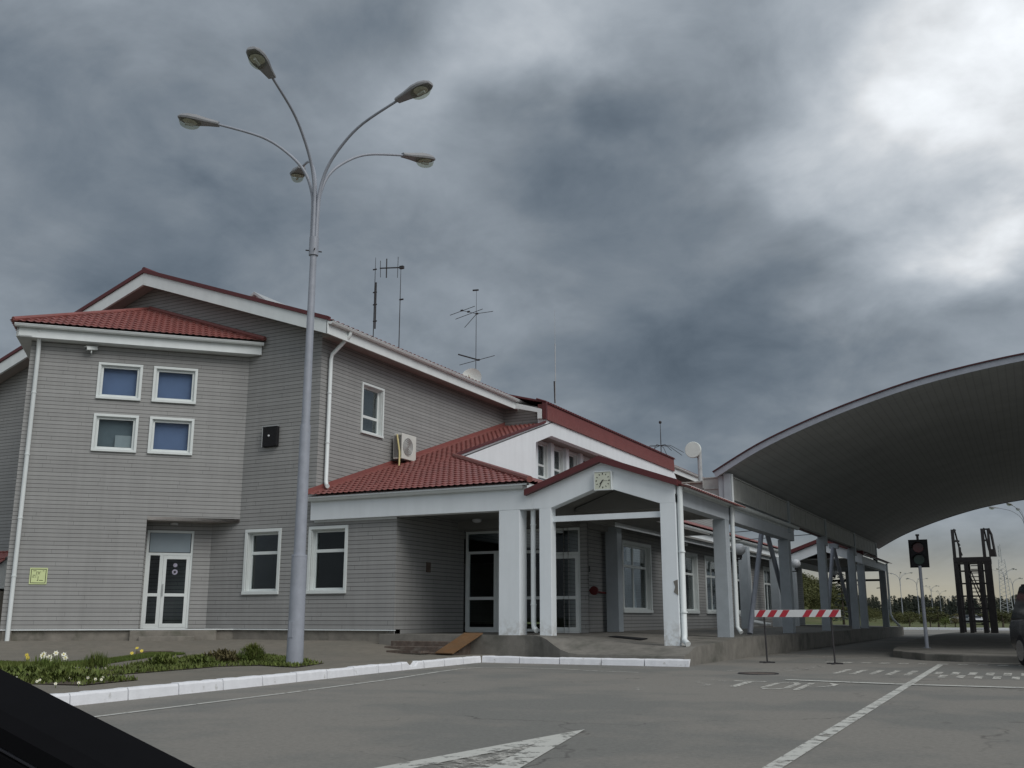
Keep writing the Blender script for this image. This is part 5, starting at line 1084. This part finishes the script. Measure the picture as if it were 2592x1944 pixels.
for (x, y, i) in ((-27.4, 261, 0), (-27.3, 300, 1), (-29.7, 374, 2), (-32.3, 446, 3), (-36.6, 564, 4), (-38.9, 658, 5), (-41.6, 767, 6)): far_lamp(x, y, .0, 1, .3*i, 'grey five-armed lamp, '+labs[i])
for (px, ph, lab) in ((2622, 1283, 'lamp mostly outside the right edge, one arm showing under the canopy'), (2553, 1448, 'far lamp right of the lattice mast'), (2572, 1470, 'farthest lamp at the right, over the dark car')):
    d_ = 9.9*2632/(1563-ph-(0 if ph > 1300 else 10)); p = at(px, 1563, d=d_*math.cos(PIT)+0); r_ = (px-1296)/2632*d_; far_lamp(-d_*math.sin(YAW)+r_*math.cos(YAW), d_*math.cos(YAW)+r_*math.sin(YAW), 0, 1, .6, 'grey five-armed '+lab)
# ================================================================== BARRIER, TRAFFIC LIGHT, STAIR TOWER
by = 25.0; b0_ = at(1910, 1553, Y=by); b1_ = at(2128, 1553, Y=by); zt_ = at(1910, 1544, Y=by).z; zb_ = at(1910, 1562, Y=by).z
t = thing('road_barrier', ((b0_.x+b1_.x)/2, by, .05), 'red and white striped barrier board on two thin iron legs across the lane', 'barrier')
x0_, x1_ = b0_.x, b1_.x; W_ = x1_-x0_; H_ = zt_-zb_
MB().box(x0_, x1_, by-.012, by+.012, zb_, zt_).build('board', mat('barrier_white', (.66, .67, .67), .6, .05, 6), t, bevel=.003)
for fx in (.01, .15, .29, .56, .71, .86):
    q = MB()
    xs_ = x0_+W_*fx; w_ = W_*.075; sh = W_*.055
    q.prism([(xs_, by-.0145, zb_+.003), (xs_+w_, by-.0145, zb_+.003), (xs_+w_+sh, by-.0145, zt_-.003), (xs_+sh, by-.0145, zt_-.003)], (0, .002, 0)); q.build('stripe', RED, t)
for px in (1936, 2106):
    xp = at(px, 1600, Y=by+.03).x; q = MB(); q.tube([(xp, by+.03, zb_+.1), (xp+.02, by+.03, .07)], .02, 8); q.box(xp-.16, xp+.2, by-.0, by+.06, .05, .08); q.box(xp-.02, xp+.04, by-.22, by+.28, .05, .078); q.build('leg', DARK, t)
lx, ly = -2.86, 32.9
t = thing('traffic_light', (lx, ly, .22), 'unlit two-lens black traffic light on a pale pole on the concrete island', 'traffic light')
zh0 = at(2329, 1434, Y=ly).z; zh1 = at(2329, 1368, Y=ly).z; wx = .24
q = MB(); q.tube([(lx, ly, .2), (lx+.0, ly, zh0+.02)], [.055, .045], 16); q.cyl((lx, ly, .2), .11, .04); q.build('pole', GALV, t, smooth=True)
q = MB(); q.box(lx-wx, lx+wx, ly-.02, ly+.16, zh0, zh1); ho = q.build('housing', RUBBER, t, bevel=.02)
MB().box(lx-wx-.03, lx+wx+.03, ly+.02, ly+.03, zh0-.03, zh1+.03).build('backboard', RUBBER, t)
for (zc_, m_) in ((zh0+(zh1-zh0)*.73, mat('red_lens', (.06, .005, .006), .2)), (zh0+(zh1-zh0)*.27, mat('green_lens', (.005, .03, .018), .2))):
    q = MB(); q.cyl((lx, ly-.04, zc_), .15, .03, 'y', 24); le = q.build('lens', m_, t)
    q = MB(); n_ = 14
    for k in range(n_):
        a0_ = math.pi*k/n_; a1_ = math.pi*(k+1)/n_; q.add([(lx+.17*math.cos(a0_), ly-.02, zc_+.17*math.sin(a0_)), (lx+.17*math.cos(a1_), ly-.02, zc_+.17*math.sin(a1_)), (lx+.17*math.cos(a1_), ly-.20, zc_+.15*math.sin(a1_)), (lx+.17*math.cos(a0_), ly-.20, zc_+.15*math.sin(a0_))], [(0, 1, 2, 3)])
    q.build('visor', RUBBER, t, solid=.006)
q = MB(); q.cyl((lx, ly+.05, zh1+.02), .035, .13); q.cyl((lx, ly+.05, zh1+.14), .055, .05); q.build('top_fitting', DARK, t)
# stair tower
sy = 66.0
def SP(px, py, y=sy): return at(px, py, Y=y)
t = thing('stair_tower', (SP(2475, 1600).x, sy, .2), 'dark steel inspection stair tower with tall hand rails on the island', 'stair tower')
xl, xr = SP(2432, 1500).x, SP(2502, 1500).x; zp_ = SP(2470, 1410).z; zt2 = SP(2425, 1340).z; D_ = 3.0
for (xx, n_) in ((xl-.12, 'a'), (xl+.42, 'b'), (xr-.32, 'c'), (xr+.12, 'd')):
    pw = {'a': .12, 'b': .11, 'c': .12, 'd': .20}[n_]
    MB().box(xx-pw, xx+pw, sy-.09, sy+.09, .2, zp_).build('post', DARK, t); MB().box(xx-.09, xx+.09, sy+D_-.08, sy+D_+.08, .2, zp_).build('post', DARK, t)
q = MB(); q.box(xl-.22, xr+.26, sy-.1, sy+D_+.1, zp_-.28, zp_); q.build('deck', DARK, t)
q = MB()
for z_ in [zp_-.8-.72*k for k in range(6)]:
    q.box(xl-.12, xr+.16, sy-.05, sy+.05, z_-.045, z_+.045)
q.build('cross_member', DARK, t)
q = MB(); 
for (xa, za, xb, zb2) in ((xl+.5, zp_-.8, xr-.4, zp_-2.6), (xl+.65, zp_-.8, xr-.25, zp_-2.6)): q.tube([(xa, sy, za), (xb, sy, zb2)], .04, 6)
q.build('brace', DARK, t)
q = MB()
for k in range(18):
    f_ = k/18; q.box(xl+.42, xr-.34, sy+.2+f_*6.0-3.2+D_, sy+.42+f_*6.0-3.2+D_, zp_*f_+.2*(1-f_)-.02, zp_*f_+.2*(1-f_)+.03)
q.build('step_flight', DARK, t)
for (xx, s_) in ((xl-.14, 1), (xr+.0, -1)):
    q = MB(); hgt = zt2
    q.box(xx-.09, xx+.09, sy-.05, sy+.05, zp_, hgt); q.box(xx+.24, xx+.38, sy-.05, sy+.05, zp_, hgt-(1.05 if s_ == 1 else .0)); q.box(xx-.05, xx+.34 if s_ < 0 else xx+.2, sy-.04, sy+.04, hgt-.09, hgt+.0); q.box(xx-.05, xx+.34, sy-.04, sy+.04, zp_+.9, zp_+1.0)
    q.tube([(xx+.1, sy, hgt), (xx+.1, sy+.8, hgt-.1), (xx+.2, sy+2.2, hgt-1.1), (xx+.25, sy+D_, zp_+.3)], .05, 8)
    if s_ == 1: q.tube([(xx+.15, sy, hgt-.6), (xx+.35, sy, hgt-.95)], .05, 6); 
    else: q.tube([(xx+.34, sy, hgt), (xx+.47, sy+.1, hgt-.35), (xx+.55, sy+.1, hgt-1.3), (xx+.58, sy+.1, zp_)], .07, 8); q.box(xx+.34, xx+.56, sy+.02, sy+.09, zp_, hgt-1.2)
    q.build('hand_rail', DARK, t)
# lattice mast
def lattice(px, pyt, d_, w_, label):
    top = at(px, pyt, d=d_); x, y, h = top.x, top.y, top.z; t = thing('lattice_mast', (x, y, 0), label, 'mast', 'distant masts')
    q = MB()
    for sx in (-1, 1):
        for sy_ in (-1, 1): q.tube([(x+sx*w_, y+sy_*w_, 0), (x+sx*w_*.45, y+sy_*w_*.45, h*.8)], .09, 5)
    q.tube([(x, y, h*.75), (x, y, h)], .14, 6)
    q.build('leg_frame', STEEL, t); q = MB()
    n_ = 16
    for k in range(n_):
        z0 = h*.8*k/n_; z1 = h*.8*(k+1)/n_; a0_ = w_*(1-.55*k/n_); a1_ = w_*(1-.55*(k+1)/n_)
        for s_ in (-1, 1): q.tube([(x-s_*a0_, y-a0_, z0), (x+s_*a1_, y-a1_, z1)], .05, 4); q.tube([(x-a0_, y-s_*a0_, z0), (x-a1_, y+s_*a1_, z1)], .05, 4)
    q.build('bracing', STEEL, t); q = MB()
    for k in range(3): q.cyl((x-.5, y, h*(.84+.05*k)), .25, 1.0)
    q.build('aerial_drum', STEEL, t)
lattice(2531, 1378, 330, 2.0, 'tall lattice radio mast on the horizon right of the stair tower')
# ================================================================== CARS
def tyre(mb, c, ax_, r, w, seg=28):
    c = Vector(c); ax_ = Vector(ax_).normalized(); pts = [c-ax_*w/2, c-ax_*w*.42, c-ax_*w*.2, c+ax_*w*.2, c+ax_*w*.42, c+ax_*w/2]; mb.tube(pts, [r*.72, r*.95, r, r, r*.95, r*.72], seg)
def car(x, y, z, rot, label, cat='car', paint=(.02, .02, .024), suv=True):
    t = thing('parked_car', (x, y, z), label, cat); o = Vector((x, y, z)); u = Vector((math.cos(rot), math.sin(rot), 0)); v = Vector((-u.y, u.x, 0))
    pm = mat('car_paint_%d' % int(paint[0]*1000), paint, .25, .03, 5, spec=.6); Lc, Wc, Hc = 4.5, 1.8, 1.75 if suv else 1.45
    q = MB(o, u, v); hw = Wc/2
    # body section stations along x: (x, halfwidth, z low, z shoulder)
    stn = [(-2.25, .78, .45, .85), (-2.15, .86, .32, 1.0), (-1.2, .90, .28, 1.02), (0, .90, .28, 1.02), (1.1, .90, .28, 1.0), (1.9, .87, .3, .93), (2.2, .80, .36, .82), (2.28, .70, .45, .70)]
    vs = []; fs = []
    for (x_, w_, zl, zs_) in stn:
        for (yy, zz) in ((-w_*.9, zl), (-w_, zl+.15), (-w_, zs_-.15), (-w_*.93, zs_), (w_*.93, zs_), (w_, zs_-.15), (w_, zl+.15), (w_*.9, zl)): vs.append((x_, yy, zz))
    for i in range(len(stn)-1):
        for j in range(8): fs.append((i*8+j, i*8+(j+1) % 8, (i+1)*8+(j+1) % 8, (i+1)*8+j))
    fs += [tuple(range(8)), tuple((len(stn)-1)*8+j for j in reversed(range(8)))]; q.add(vs, fs); q.build('body', pm, t, smooth=True)
    q = MB(o, u, v); cab = [(-2.1, .80, 1.0, -1.75, .66), (1.05, .80, 1.0, .35, .66)]
    vs = [(-2.12, -.84, 1.0), (-2.12, .84, 1.0), (1.1, .84, 1.0), (1.1, -.84, 1.0), (-1.85, -.66, Hc), (-1.85, .66, Hc), (.3, .66, Hc), (.3, -.66, Hc)]
    q.add(vs, [(0, 1, 2, 3), (4, 7, 6, 5), (0, 4, 5, 1), (1, 5, 6, 2), (2, 6, 7, 3), (3, 7, 4, 0)]); q.build('glasshouse', mat('dark_glass', (.015, .018, .02), .08, .02, 5, spec=.8), t, bevel=.04)
    q = MB(o, u, v); q.box(-1.8, .28, -.64, .64, Hc-.01, Hc+.035); q.build('roof', pm, t, bevel=.02)
    for sx in (-1.45, 1.42):
        for sy_ in (-1, 1):
            q = MB(o, u, v); tyre(q, (sx, sy_*.80, .34), (0, 1, 0), .34, .22); w = q.build('wheel', RUBBER, t, smooth=True)
            q = MB(o, u, v); q.cyl((sx, sy_*.905-.02, .34), .225, .04, 'y', 24); q.build('rim', mat('chrome', (.6, .6, .62), .2, .02, 5, metal=.9), w)
    q = MB(o, u, v); q.box(2.26, 2.34, -.82, .82, .42, .60); q.build('bumper', mat('chrome', (0, 0, 0)), t, bevel=.02)
    for sy_ in (-1, 1):
        q = MB(o, u, v); q.box(2.18, 2.27, sy_*.52-.14, sy_*.52+.14, .68, .84); q.build('headlight', GLOBE, t, bevel=.02)
        q = MB(o, u, v); q.box(.75, .93, sy_*.93-.10, sy_*.93+.10, 1.02, 1.17); q.build('mirror', pm, t, bevel=.02)
    return t
cp = at(2566, 1685, z=.05)
car(1.04, 24.7, .05, R(-70), 'dark car cut by the right edge of the view, one chrome wheel showing')
dx_ = at(2460, 1552, d=150)
car(dx_.x, dx_.y, -.02, R(-60), 'silver car parked far behind the stair tower', paint=(.45, .46, .48), suv=False)
dx_ = at(2424, 1562, d=190)
car(dx_.x, dx_.y, -.02, R(-160), 'white car parked far off, left of the stair tower base', paint=(.7, .7, .7), suv=False)
# the car the photograph is taken from: top of its own door
t = thing('car_door', tuple(at(150, 1900, d=.6)), 'black window seal of a car door at the lower left corner', 'car door')
def DP(px, py, d_): return at(px, py, d=d_)
for nm_, (pA, pB), w_, rr_, m_ in (('door_trim', ((-300, 1560), (760, 2190)), 0, 0, RUBBER),):
    A0 = DP(-260, 1672, .62); A1 = DP(640, 2155, .50); dn = (DP(-260, 2300, .62)-A0).normalized(); back = (A0-C0).normalized()
    q = MB(); dirv = (A1-A0).normalized(); side = dirv.cross(FW).normalized()
    if side.z > 0: side = -side
    nfw = FW
    prof_ = [(0, .05), (.002, .01), (.006, 0), (.016, 0), (.0165, .003), (.020, .003), (.0205, 0), (.033, 0), (.0335, .003), (.0375, .003), (.038, 0), (.30, .02), (.33, .09), (.07, .09)]
    vs = [A0+side*a_+nfw*c_ for a_, c_ in prof_]+[A1+side*a_+nfw*c_ for a_, c_ in prof_]; n_ = len(prof_)
    q.add(vs, [(i, (i+1) % n_, (i+1) % n_+n_, i+n_) for i in range(n_)]+[tuple(range(n_)), tuple(range(n_, 2*n_))]); q.build('door_trim', mat('matt_black_seal', (.004, .004, .005), .9, .1, 40, spec=.1), t, smooth=False)
    for off in (.0182, .0355):
        q = MB(); q.tube([A0+side*off+nfw*.002, A1+side*off+nfw*.002], .0012, 8); q.build('seal_ridge', mat('seal_ridge', (.022, .022, .028), .7, .05, 5), t)
# ================================================================== VEGETATION
def onp(px, py):
    z = .2
    for _ in range(20): p = at(px*K, py*K, z=z); z = zp(p.x, p.y)
    return p
def patch(name, pts, m, lift, kind='structure'):
    P_ = [onp(*q_) for q_ in pts]; mb = MB(); tri = tessellate_polygon([P_])
    # subdivided so that it follows the pavement
    me_ = [(p.x, p.y, zp(p.x, p.y)+lift) for p in P_]; n_ = len(me_)
    bm = bmesh.new(); vv = [bm.verts.new(v_) for v_ in me_]
    for t_ in tri: bm.faces.new([vv[i] for i in t_])
    bmesh.ops.subdivide_edges(bm, edges=bm.edges[:], cuts=5, use_grid_fill=True)
    for v_ in bm.verts: v_.co.z = zp(v_.co.x, v_.co.y)+lift
    bmesh.ops.recalc_face_normals(bm, faces=bm.faces); me = bpy.data.meshes.new(name); bm.to_mesh(me); bm.free(); me.materials.append(m)
    o = bpy.data.objects.new(name, me); COL.objects.link(o); o['kind'] = kind; return o, P_
def inside(x, y, P_):
    c = False; n_ = len(P_); j = n_-1
    for i in range(n_):
        if (P_[i].y > y) != (P_[j].y > y) and x < (P_[j].x-P_[i].x)*(y-P_[i].y)/(P_[j].y-P_[i].y)+P_[i].x: c = not c
        j = i
    return c
lawn_px = [(-60, 1404), (120, 1405), (240, 1408), (330, 1410), (400, 1414), (330, 1420), (250, 1432), (190, 1441), (60, 1443), (-60, 1442)]
bed_px = [(-40, 1448), (60, 1450), (110, 1455), (190, 1455), (260, 1442), (330, 1430), (420, 1420), (520, 1416), (590, 1418), (700, 1434), (640, 1442), (560, 1438), (470, 1441), (400, 1447), (300, 1455), (200, 1461), (300, 1470), (180, 1481), (60, 1479), (-60, 1470)]
lawn_o, lawn_P = patch('lawn_soil', lawn_px, SOIL, .008); bed_o, bed_P = patch('flower_bed_soil', bed_px, SOIL, .012)
def blades(name, P_, n_, hmin, hmax, m, spread=.35, wid=.006, dens=None):
    xs = [p.x for p in P_]; ys = [p.y for p in P_]; mb = MB(); c = 0; tries = 0
    while c < n_ and tries < n_*12:
        tries += 1; x = random.uniform(min(xs), max(xs)); y = random.uniform(min(ys), max(ys))
        if not inside(x, y, P_): continue
        if dens and random.random() > dens(x, y): continue
        c += 1; h = random.uniform(hmin, hmax); a_ = random.uniform(0, 6.28); l_ = random.uniform(0, spread)*h; z = zp(x, y)+.005
        dx, dy = math.cos(a_), math.sin(a_); b_ = len(mb.v); w = wid*random.uniform(.7, 1.5)
        mb.v += [(x-dy*w, y+dx*w, z), (x+dy*w, y-dx*w, z), (x+dx*l_*.5+dy*w*.7, y+dy*l_*.5-dx*w*.7, z+h*.6), (x+dx*l_*.5-dy*w*.7, y+dy*l_*.5+dx*w*.7, z+h*.6), (x+dx*l_, y+dy*l_, z+h)]
        mb.f += [(b_, b_+1, b_+2, b_+3), (b_+3, b_+2, b_+4)]
    o = mb.build(name, m); o['kind'] = 'stuff'; return o
blades('lawn_grass', lawn_P, 26000, .03, .075, GRASSM, wid=.007)
cl_dens = lambda x, y: .5+.5*math.sin(x*3.1+1)*math.sin(y*2.3)
go = blades('ground_cover', bed_P, 15000, .02, .09, LEAF, spread=1.2, wid=.011, dens=cl_dens)
tag(go, 'low leafy ground cover and weeds growing in the flower bed', 'ground cover'); tag(bpy.data.objects['lawn_grass'], 'short green grass strip in front of the bay', 'grass')
def bush(px, py, rx, rz, n_, label, m=LEAF, name='bush', base=None, lw=.02, group=None, up=.5, lh=.10):
    p = onp(px, py) if base is None else Vector(base); z0 = zp(p.x, p.y) if base is None else p.z
    t = thing(name, (p.x, p.y, z0), label, 'bush', group); q = MB()
    for k in range(n_):
        a_ = random.uniform(0, 6.28); rr_ = random.random()**.5; hh = random.random()
        env = math.sqrt(max(.03, 1-(max(0, hh-.3)/.7)**2)); lump = 1+.22*math.sin(a_*3+hh*5)
        x = p.x+rx*env*rr_*math.cos(a_)*lump; y = p.y+rx*env*rr_*math.sin(a_)*lump; z = z0+.02+rz*hh*(.85+.3*random.random())
        b_ = random.uniform(0, 6.28); e = random.uniform(.2, 1.3); d = Vector((math.cos(b_)*math.cos(e), math.sin(b_)*math.cos(e), math.sin(e)*up*2)); s_ = d.cross(Z).normalized()*lw*random.uniform(.6, 1.2); L_ = lh*random.uniform(.6, 1.4)
        c = Vector((x, y, z)); i = len(q.v); q.v += [tuple(c), tuple(c+d*L_*.5+s_), tuple(c+d*L_), tuple(c+d*L_*.5-s_)]; q.f.append((i, i+1, i+2, i+3))
    q.build('foliage', m, t)
    q = MB()
    for k in range(7): a_ = 2*math.pi*k/7; q.tube([(p.x, p.y, z0), (p.x+rx*.4*math.cos(a_), p.y+rx*.4*math.sin(a_), z0+rz*.75)], rx*.018+.003, 5)
    q.build('stems', BARK, t); return t
bush(545, 1432, .27, .27, 1700, 'round light green shrub in the flower bed, left of the lamp post', m=GRASSM, lw=.007, up=.6, lh=.09)
bush(478, 1433, .34, .17, 900, 'low brownish green mound between the round shrub and the flowers', m=mat('dry_leaf', (.10, .085, .035), .8, .3, 6))
bush(205, 1452, .22, .15, 600, 'small grassy tuft right of the white daffodils', m=GRASSM, lw=.007, up=.9)
bush(430, 1438, .30, .10, 500, 'creeping green clump left of the brownish mound')
bush(350, 1441, .26, .14, 500, 'leafy clump under the small yellow flowers')
def flower(px, py_head, py_base, m, r, label, cat='flower', group=None):
    p = onp(px, py_base); d_ = (p-C0).dot(FW)/1.0; hd = at(px*K, py_head*K, Y=p.y); zz = hd.z
    t = thing('daffodil' if m is PETALW else 'yellow_flower', (p.x, p.y, zp(p.x, p.y)), label, cat, group); c = Vector((hd.x, p.y, zz))
    q = MB(); q.tube([(p.x, p.y, zp(p.x, p.y)), (c.x, c.y, c.z-.02), c], .005, 6); q.build('stem', LEAF, t)
    f_ = (C0-c).normalized(); f_ = (f_+Vector((random.uniform(-.5, .5), random.uniform(-.3, .3), random.uniform(0, .6)))).normalized(); u_ = f_.cross(Z).normalized(); v_ = u_.cross(f_); q = MB(); ph = random.random()
    for k in range(6):
        a_ = 2*math.pi*(k+ph)/6; e = u_*math.cos(a_)+v_*math.sin(a_); s_ = f_.cross(e)*r*.34; i = len(q.v)
        q.v += [tuple(c), tuple(c+e*r*.5+s_), tuple(c+e*r+f_*r*.15), tuple(c+e*r*.5-s_)]; q.f.append((i, i+1, i+2, i+3))
    q.build('petals', m, t); q = MB(); q.tube([c, c+f_*r*.35], [r*.14, r*.22], 10); q.build('corona', PETALY, t)
WH = [(95, 1413, 'topmost of the white daffodils'), (121, 1411, 'upper right white daffodil of the cluster'), (108, 1419, 'white daffodil at the middle of the cluster'), (99, 1421, 'white daffodil beside the middle one, lower left'), (107, 1429, 'lowest white daffodil of the big cluster'), (138, 1414, 'white daffodil standing at the right end of the cluster'), (141, 1421, 'white daffodil just under the right end one'), (91, 1417, 'leftmost white daffodil of the big cluster')]
for (x, y, lab) in WH: flower(x, y, 1452, PETALW, .050, lab, group='white daffodils')
YW = [(58, 1415, 'yellow flower left of the white daffodils'), (60, 1421, 'second yellow flower left of the daffodils, lower'), (296, 1400, 'small yellow flower highest by the lawn tip'), (306, 1406, 'small yellow flower right of the highest one'), (285, 1411, 'low yellow flower by the lawn tip')]
for i, (x, y, lab) in enumerate(YW): flower(x, y, 1445 if i < 2 else 1436, PETALY, .04, lab, group='yellow flowers')
sm = [(18, 1462), (28, 1459), (10, 1466), (35, 1464), (130, 1460), (137, 1457), (145, 1461), (152, 1464), (86, 1469), (170, 1475), (190, 1464), (206, 1467), (219, 1468), (222, 1464), (228, 1443), (80, 1472), (120, 1477)]
ORD = 'first second third fourth fifth sixth seventh eighth ninth tenth eleventh twelfth thirteenth fourteenth fifteenth sixteenth seventeenth'.split()
for i, (x, y) in enumerate(sorted(sm)): flower(x, y, y+9, PETALW, .024, ORD[i]+' tiny white bloom from the left in the front of the flower bed', group='tiny white blooms')
bush(100, 1458, .36, .10, 700, 'clump of upright daffodil leaves under the white flowers', m=GRASSM, lw=.008, up=1.0, lh=.10)
bush(40, 1468, .5, .12, 700, 'low leafy clump at the left front of the bed'); bush(150, 1470, .45, .10, 700, 'low leafy clump at the right front of the bed')
# far side: hill, grass verge, woods
def hz(x, y):   # terrain beyond the terminal
    d = math.hypot(x, y); a_ = math.degrees(math.atan2(-x, y))   # azimuth left of +Y
    hgt = 17*S01((a_-6.0)/9)*S01((d-130)/220)+3.0*S01((d-400)/500)
    return hgt-.01+.15*math.sin(x*.05)*math.sin(y*.04)*S01((d-100)/50)
hl = MB(); nA, nD = 60, 34
for j in range(nD+1):
    d = 100+(j/nD)**1.6*1500
    for i in range(nA+1): a_ = R(-32+i*(100)/nA); x, y = -d*math.sin(a_), d*math.cos(a_); hl.v.append((x, y, hz(x, y)+.02))
for j in range(nD):
    for i in range(nA): a = j*(nA+1)+i; hl.f.append((a, a+1, a+nA+2, a+nA+1))
struct(hl.build('hills', FIELD, smooth=True))
vg_ = MB(); vg_.prism([(-14, 100, .05), (-4, 97.5, .05), (60, 91, .05), (90, 76, .05), (120, 110, .05), (60, 160, .05), (-20, 165, .05), (-40, 140, .05)], (0, 0, .11)); struct(vg_.build('grass_verge', FIELD))
kk = MB()
for a_, c_ in (((-14, 99.6), (-4, 97.2)), ((-4, 97.2), (60, 90.6)), ((60, 90.6), (90, 75.6))): 
    q = kerb_seg(a_, c_, .24, .03, .18); kk = join(kk, q)
struct(kk.build('far_kerb', KERBM))
q = MB(); p0 = at(2194, 1580, z=.25); p1 = at(2317, 1581, z=.25)
kq = kerb_seg((-24, 84), (-9.3, 86), .42, .03, .3); struct(kq.build('white_kerb_wall', KERBM))
def tree_mesh(kind, seed):
    rnd = random.Random(seed); q = MB(); tr = MB()
    if kind == 'con':
        h = 1.0; tr.tube([(0, 0, 0), (0, 0, .95)], [.02, .004], 6)
        for k in range(230):
            z = .12+.88*rnd.random()**1.1; rad = .20*(1.02-z)**.9*(.55+.45*abs(math.sin(z*40))); a_ = rnd.uniform(0, 6.28); r_ = rad*rnd.random()**.4
            c = Vector((r_*math.cos(a_), r_*math.sin(a_), z)); d = Vector((math.cos(a_), math.sin(a_), -.35)).normalized(); s_ = Vector((-d.y, d.x, 0)).normalized()*.03; L_ = .08
            i = len(q.v); q.v += [tuple(c-s_), tuple(c+s_), tuple(c+d*L_+Vector((0, 0, rnd.uniform(-.01, .01))))]; q.f.append((i, i+1, i+2))
    else:
        tr.tube([(0, 0, 0), (.01, 0, .35), (0, .01, .7)], [.03, .022, .008], 6)
        cl = [(rnd.uniform(-.2, .2), rnd.uniform(-.2, .2), rnd.uniform(.35, .9), rnd.uniform(.12, .22)) for _ in range(9)]
        for c in cl[:6]: tr.tube([(0, 0, .35), (c[0], c[1], c[2])], [.014, .004], 5)
        for k in range(700):
            c = rnd.choice(cl); v_ = Vector((rnd.gauss(0, 1), rnd.gauss(0, 1), rnd.gauss(0, 1))).normalized()*c[3]*rnd.random()**.35; p = Vector(c[:3])+v_; n_ = Vector((rnd.gauss(0, 1), rnd.gauss(0, 1), rnd.gauss(0, 1))).normalized(); s_ = n_.orthogonal().normalized()*.022; w_ = n_.cross(s_).normalized()*.022
            i = len(q.v); q.v += [tuple(p-s_), tuple(p+w_), tuple(p+s_), tuple(p-w_)]; q.f.append((i, i+1, i+2, i+3))
    return q, tr
def forest(name, kind, spots, m, label):
    """a far-off wood that reads as one mass"""
    protos = [tree_mesh(kind, s_)[0] for s_ in range(4)]; V_ = []; F_ = []
    for i, (x, y, z, h, wsc) in enumerate(spots):
        q = protos[i % 4]; b_ = len(V_); ca, sa = math.cos(i*1.7), math.sin(i*1.7)
        V_ += [((v_[0]*ca-v_[1]*sa)*h*wsc+x, (v_[0]*sa+v_[1]*ca)*h*wsc+y, v_[2]*h+z) for v_ in q.v]; F_ += [tuple(b_+k for k in f) for f in q.f]
    me = bpy.data.meshes.new(name); me.from_pydata(V_, [], F_); me.materials.append(m); o = bpy.data.objects.new(name, me); COL.objects.link(o); o['kind'] = 'stuff'; o['label'] = label; return o
sp = []; rnd = random.Random(3)
for k in range(1500):
    a_ = rnd.uniform(-1.5, 22); d = rnd.uniform(480, 820); x, y = -d*math.sin(R(a_)), d*math.cos(R(a_)); sp.append((x, y, hz(x, y)-.5, rnd.uniform(6, 12), rnd.uniform(.8, 1.5)))
forest('far_conifer_wood', 'con', sp, CONIFER, 'dark conifer wood along the horizon beyond the road')
sp = []
for k in range(420):
    a_ = rnd.uniform(9.3, 30); d = rnd.uniform(150, 330); x, y = -d*math.sin(R(a_)), d*math.cos(R(a_)); sp.append((x, y, hz(x, y)-.3, rnd.uniform(3, 6.5), rnd.uniform(.9, 1.5)))
for k in range(260):
    a_ = rnd.uniform(-10, 9.3); d = rnd.uniform(190, 330); x, y = -d*math.sin(R(a_)), d*math.cos(R(a_)); sp.append((x, y, hz(x, y)-.3, rnd.uniform(1.2, 2.6)+max(0, a_-5)*.25, rnd.uniform(1.6, 2.6)))
forest('hillside_wood', 'dec', sp, DECID, 'yellow green bushes covering the hillside behind the pavilion')
sp = []
for k in range(260):
    a_ = rnd.uniform(-12, -1.2); d = rnd.uniform(420, 760); x, y = -d*math.sin(R(a_)), d*math.cos(R(a_)); sp.append((x, y, hz(x, y)-.5, rnd.uniform(5, 10)+max(0, -a_-4)*1.2, rnd.uniform(.9, 1.5)))
forest('far_mixed_wood', 'dec', sp, CONIFER, 'hazy tree line on the right horizon')
# nearer individual shrubs and trees on the verge
def tree(px, py_top, d_, kind, label, wsc=1.0, group='shrubs and trees on the verge', m=None, name=None, zb=.12):
    top = at(px, py_top, d=d_); h = top.z-zb; q, tr = tree_mesh(kind, int(px)); nm = name or ('conifer' if kind == 'con' else 'verge_shrub')
    t = thing(nm, (top.x, top.y, zb), label, 'tree' if kind == 'con' else 'shrub', group)
    for (qq, n2, m2) in ((q, 'crown', m or (CONIFER if kind == 'con' else DECID)), (tr, 'trunk', BARK)):
        me = bpy.data.meshes.new(n2); me.from_pydata([(v_[0]*h*wsc, v_[1]*h*wsc, v_[2]*h) for v_ in qq.v], [], qq.f); me.materials.append(m2); o = bpy.data.objects.new(n2, me); COL.objects.link(o); o.parent = t
    return t
tree(2372, 1535, 100, 'dec', 'broad dark shrub on the verge just right of the traffic light pole', 2.2)
tree(2352, 1548, 104, 'dec', 'low dark shrub on the verge behind the traffic light pole', 1.8)
tree(2415, 1552, 100, 'dec', 'reddish brown shrub left of the stair tower', 1.8, m=mat('dry_leaf', (0, 0, 0)))
tree(2300, 1553, 110, 'dec', 'low green shrub left of the traffic light pole', 2.4); tree(2270, 1556, 116, 'dec', 'small shrub beside the pavilion downpipe', 2.4)
tree(2535, 1545, 98, 'dec', 'low green shrub between stair tower and dark car', 2.4)
tree(2127, 1448, 105, 'con', 'young dark conifer seen through the far pavilion', 1.3)
tree(2555, 1552, 105, 'dec', 'dark hedge like shrub behind the dark car', 2.6)
tree(2390, 1562, 92, 'dec', 'tiny shrub near the far kerb', 2.2, m=LEAF)
tree(2600, 1520, 190, 'con', 'dark conifer cut by the right edge of the view', 1.6)
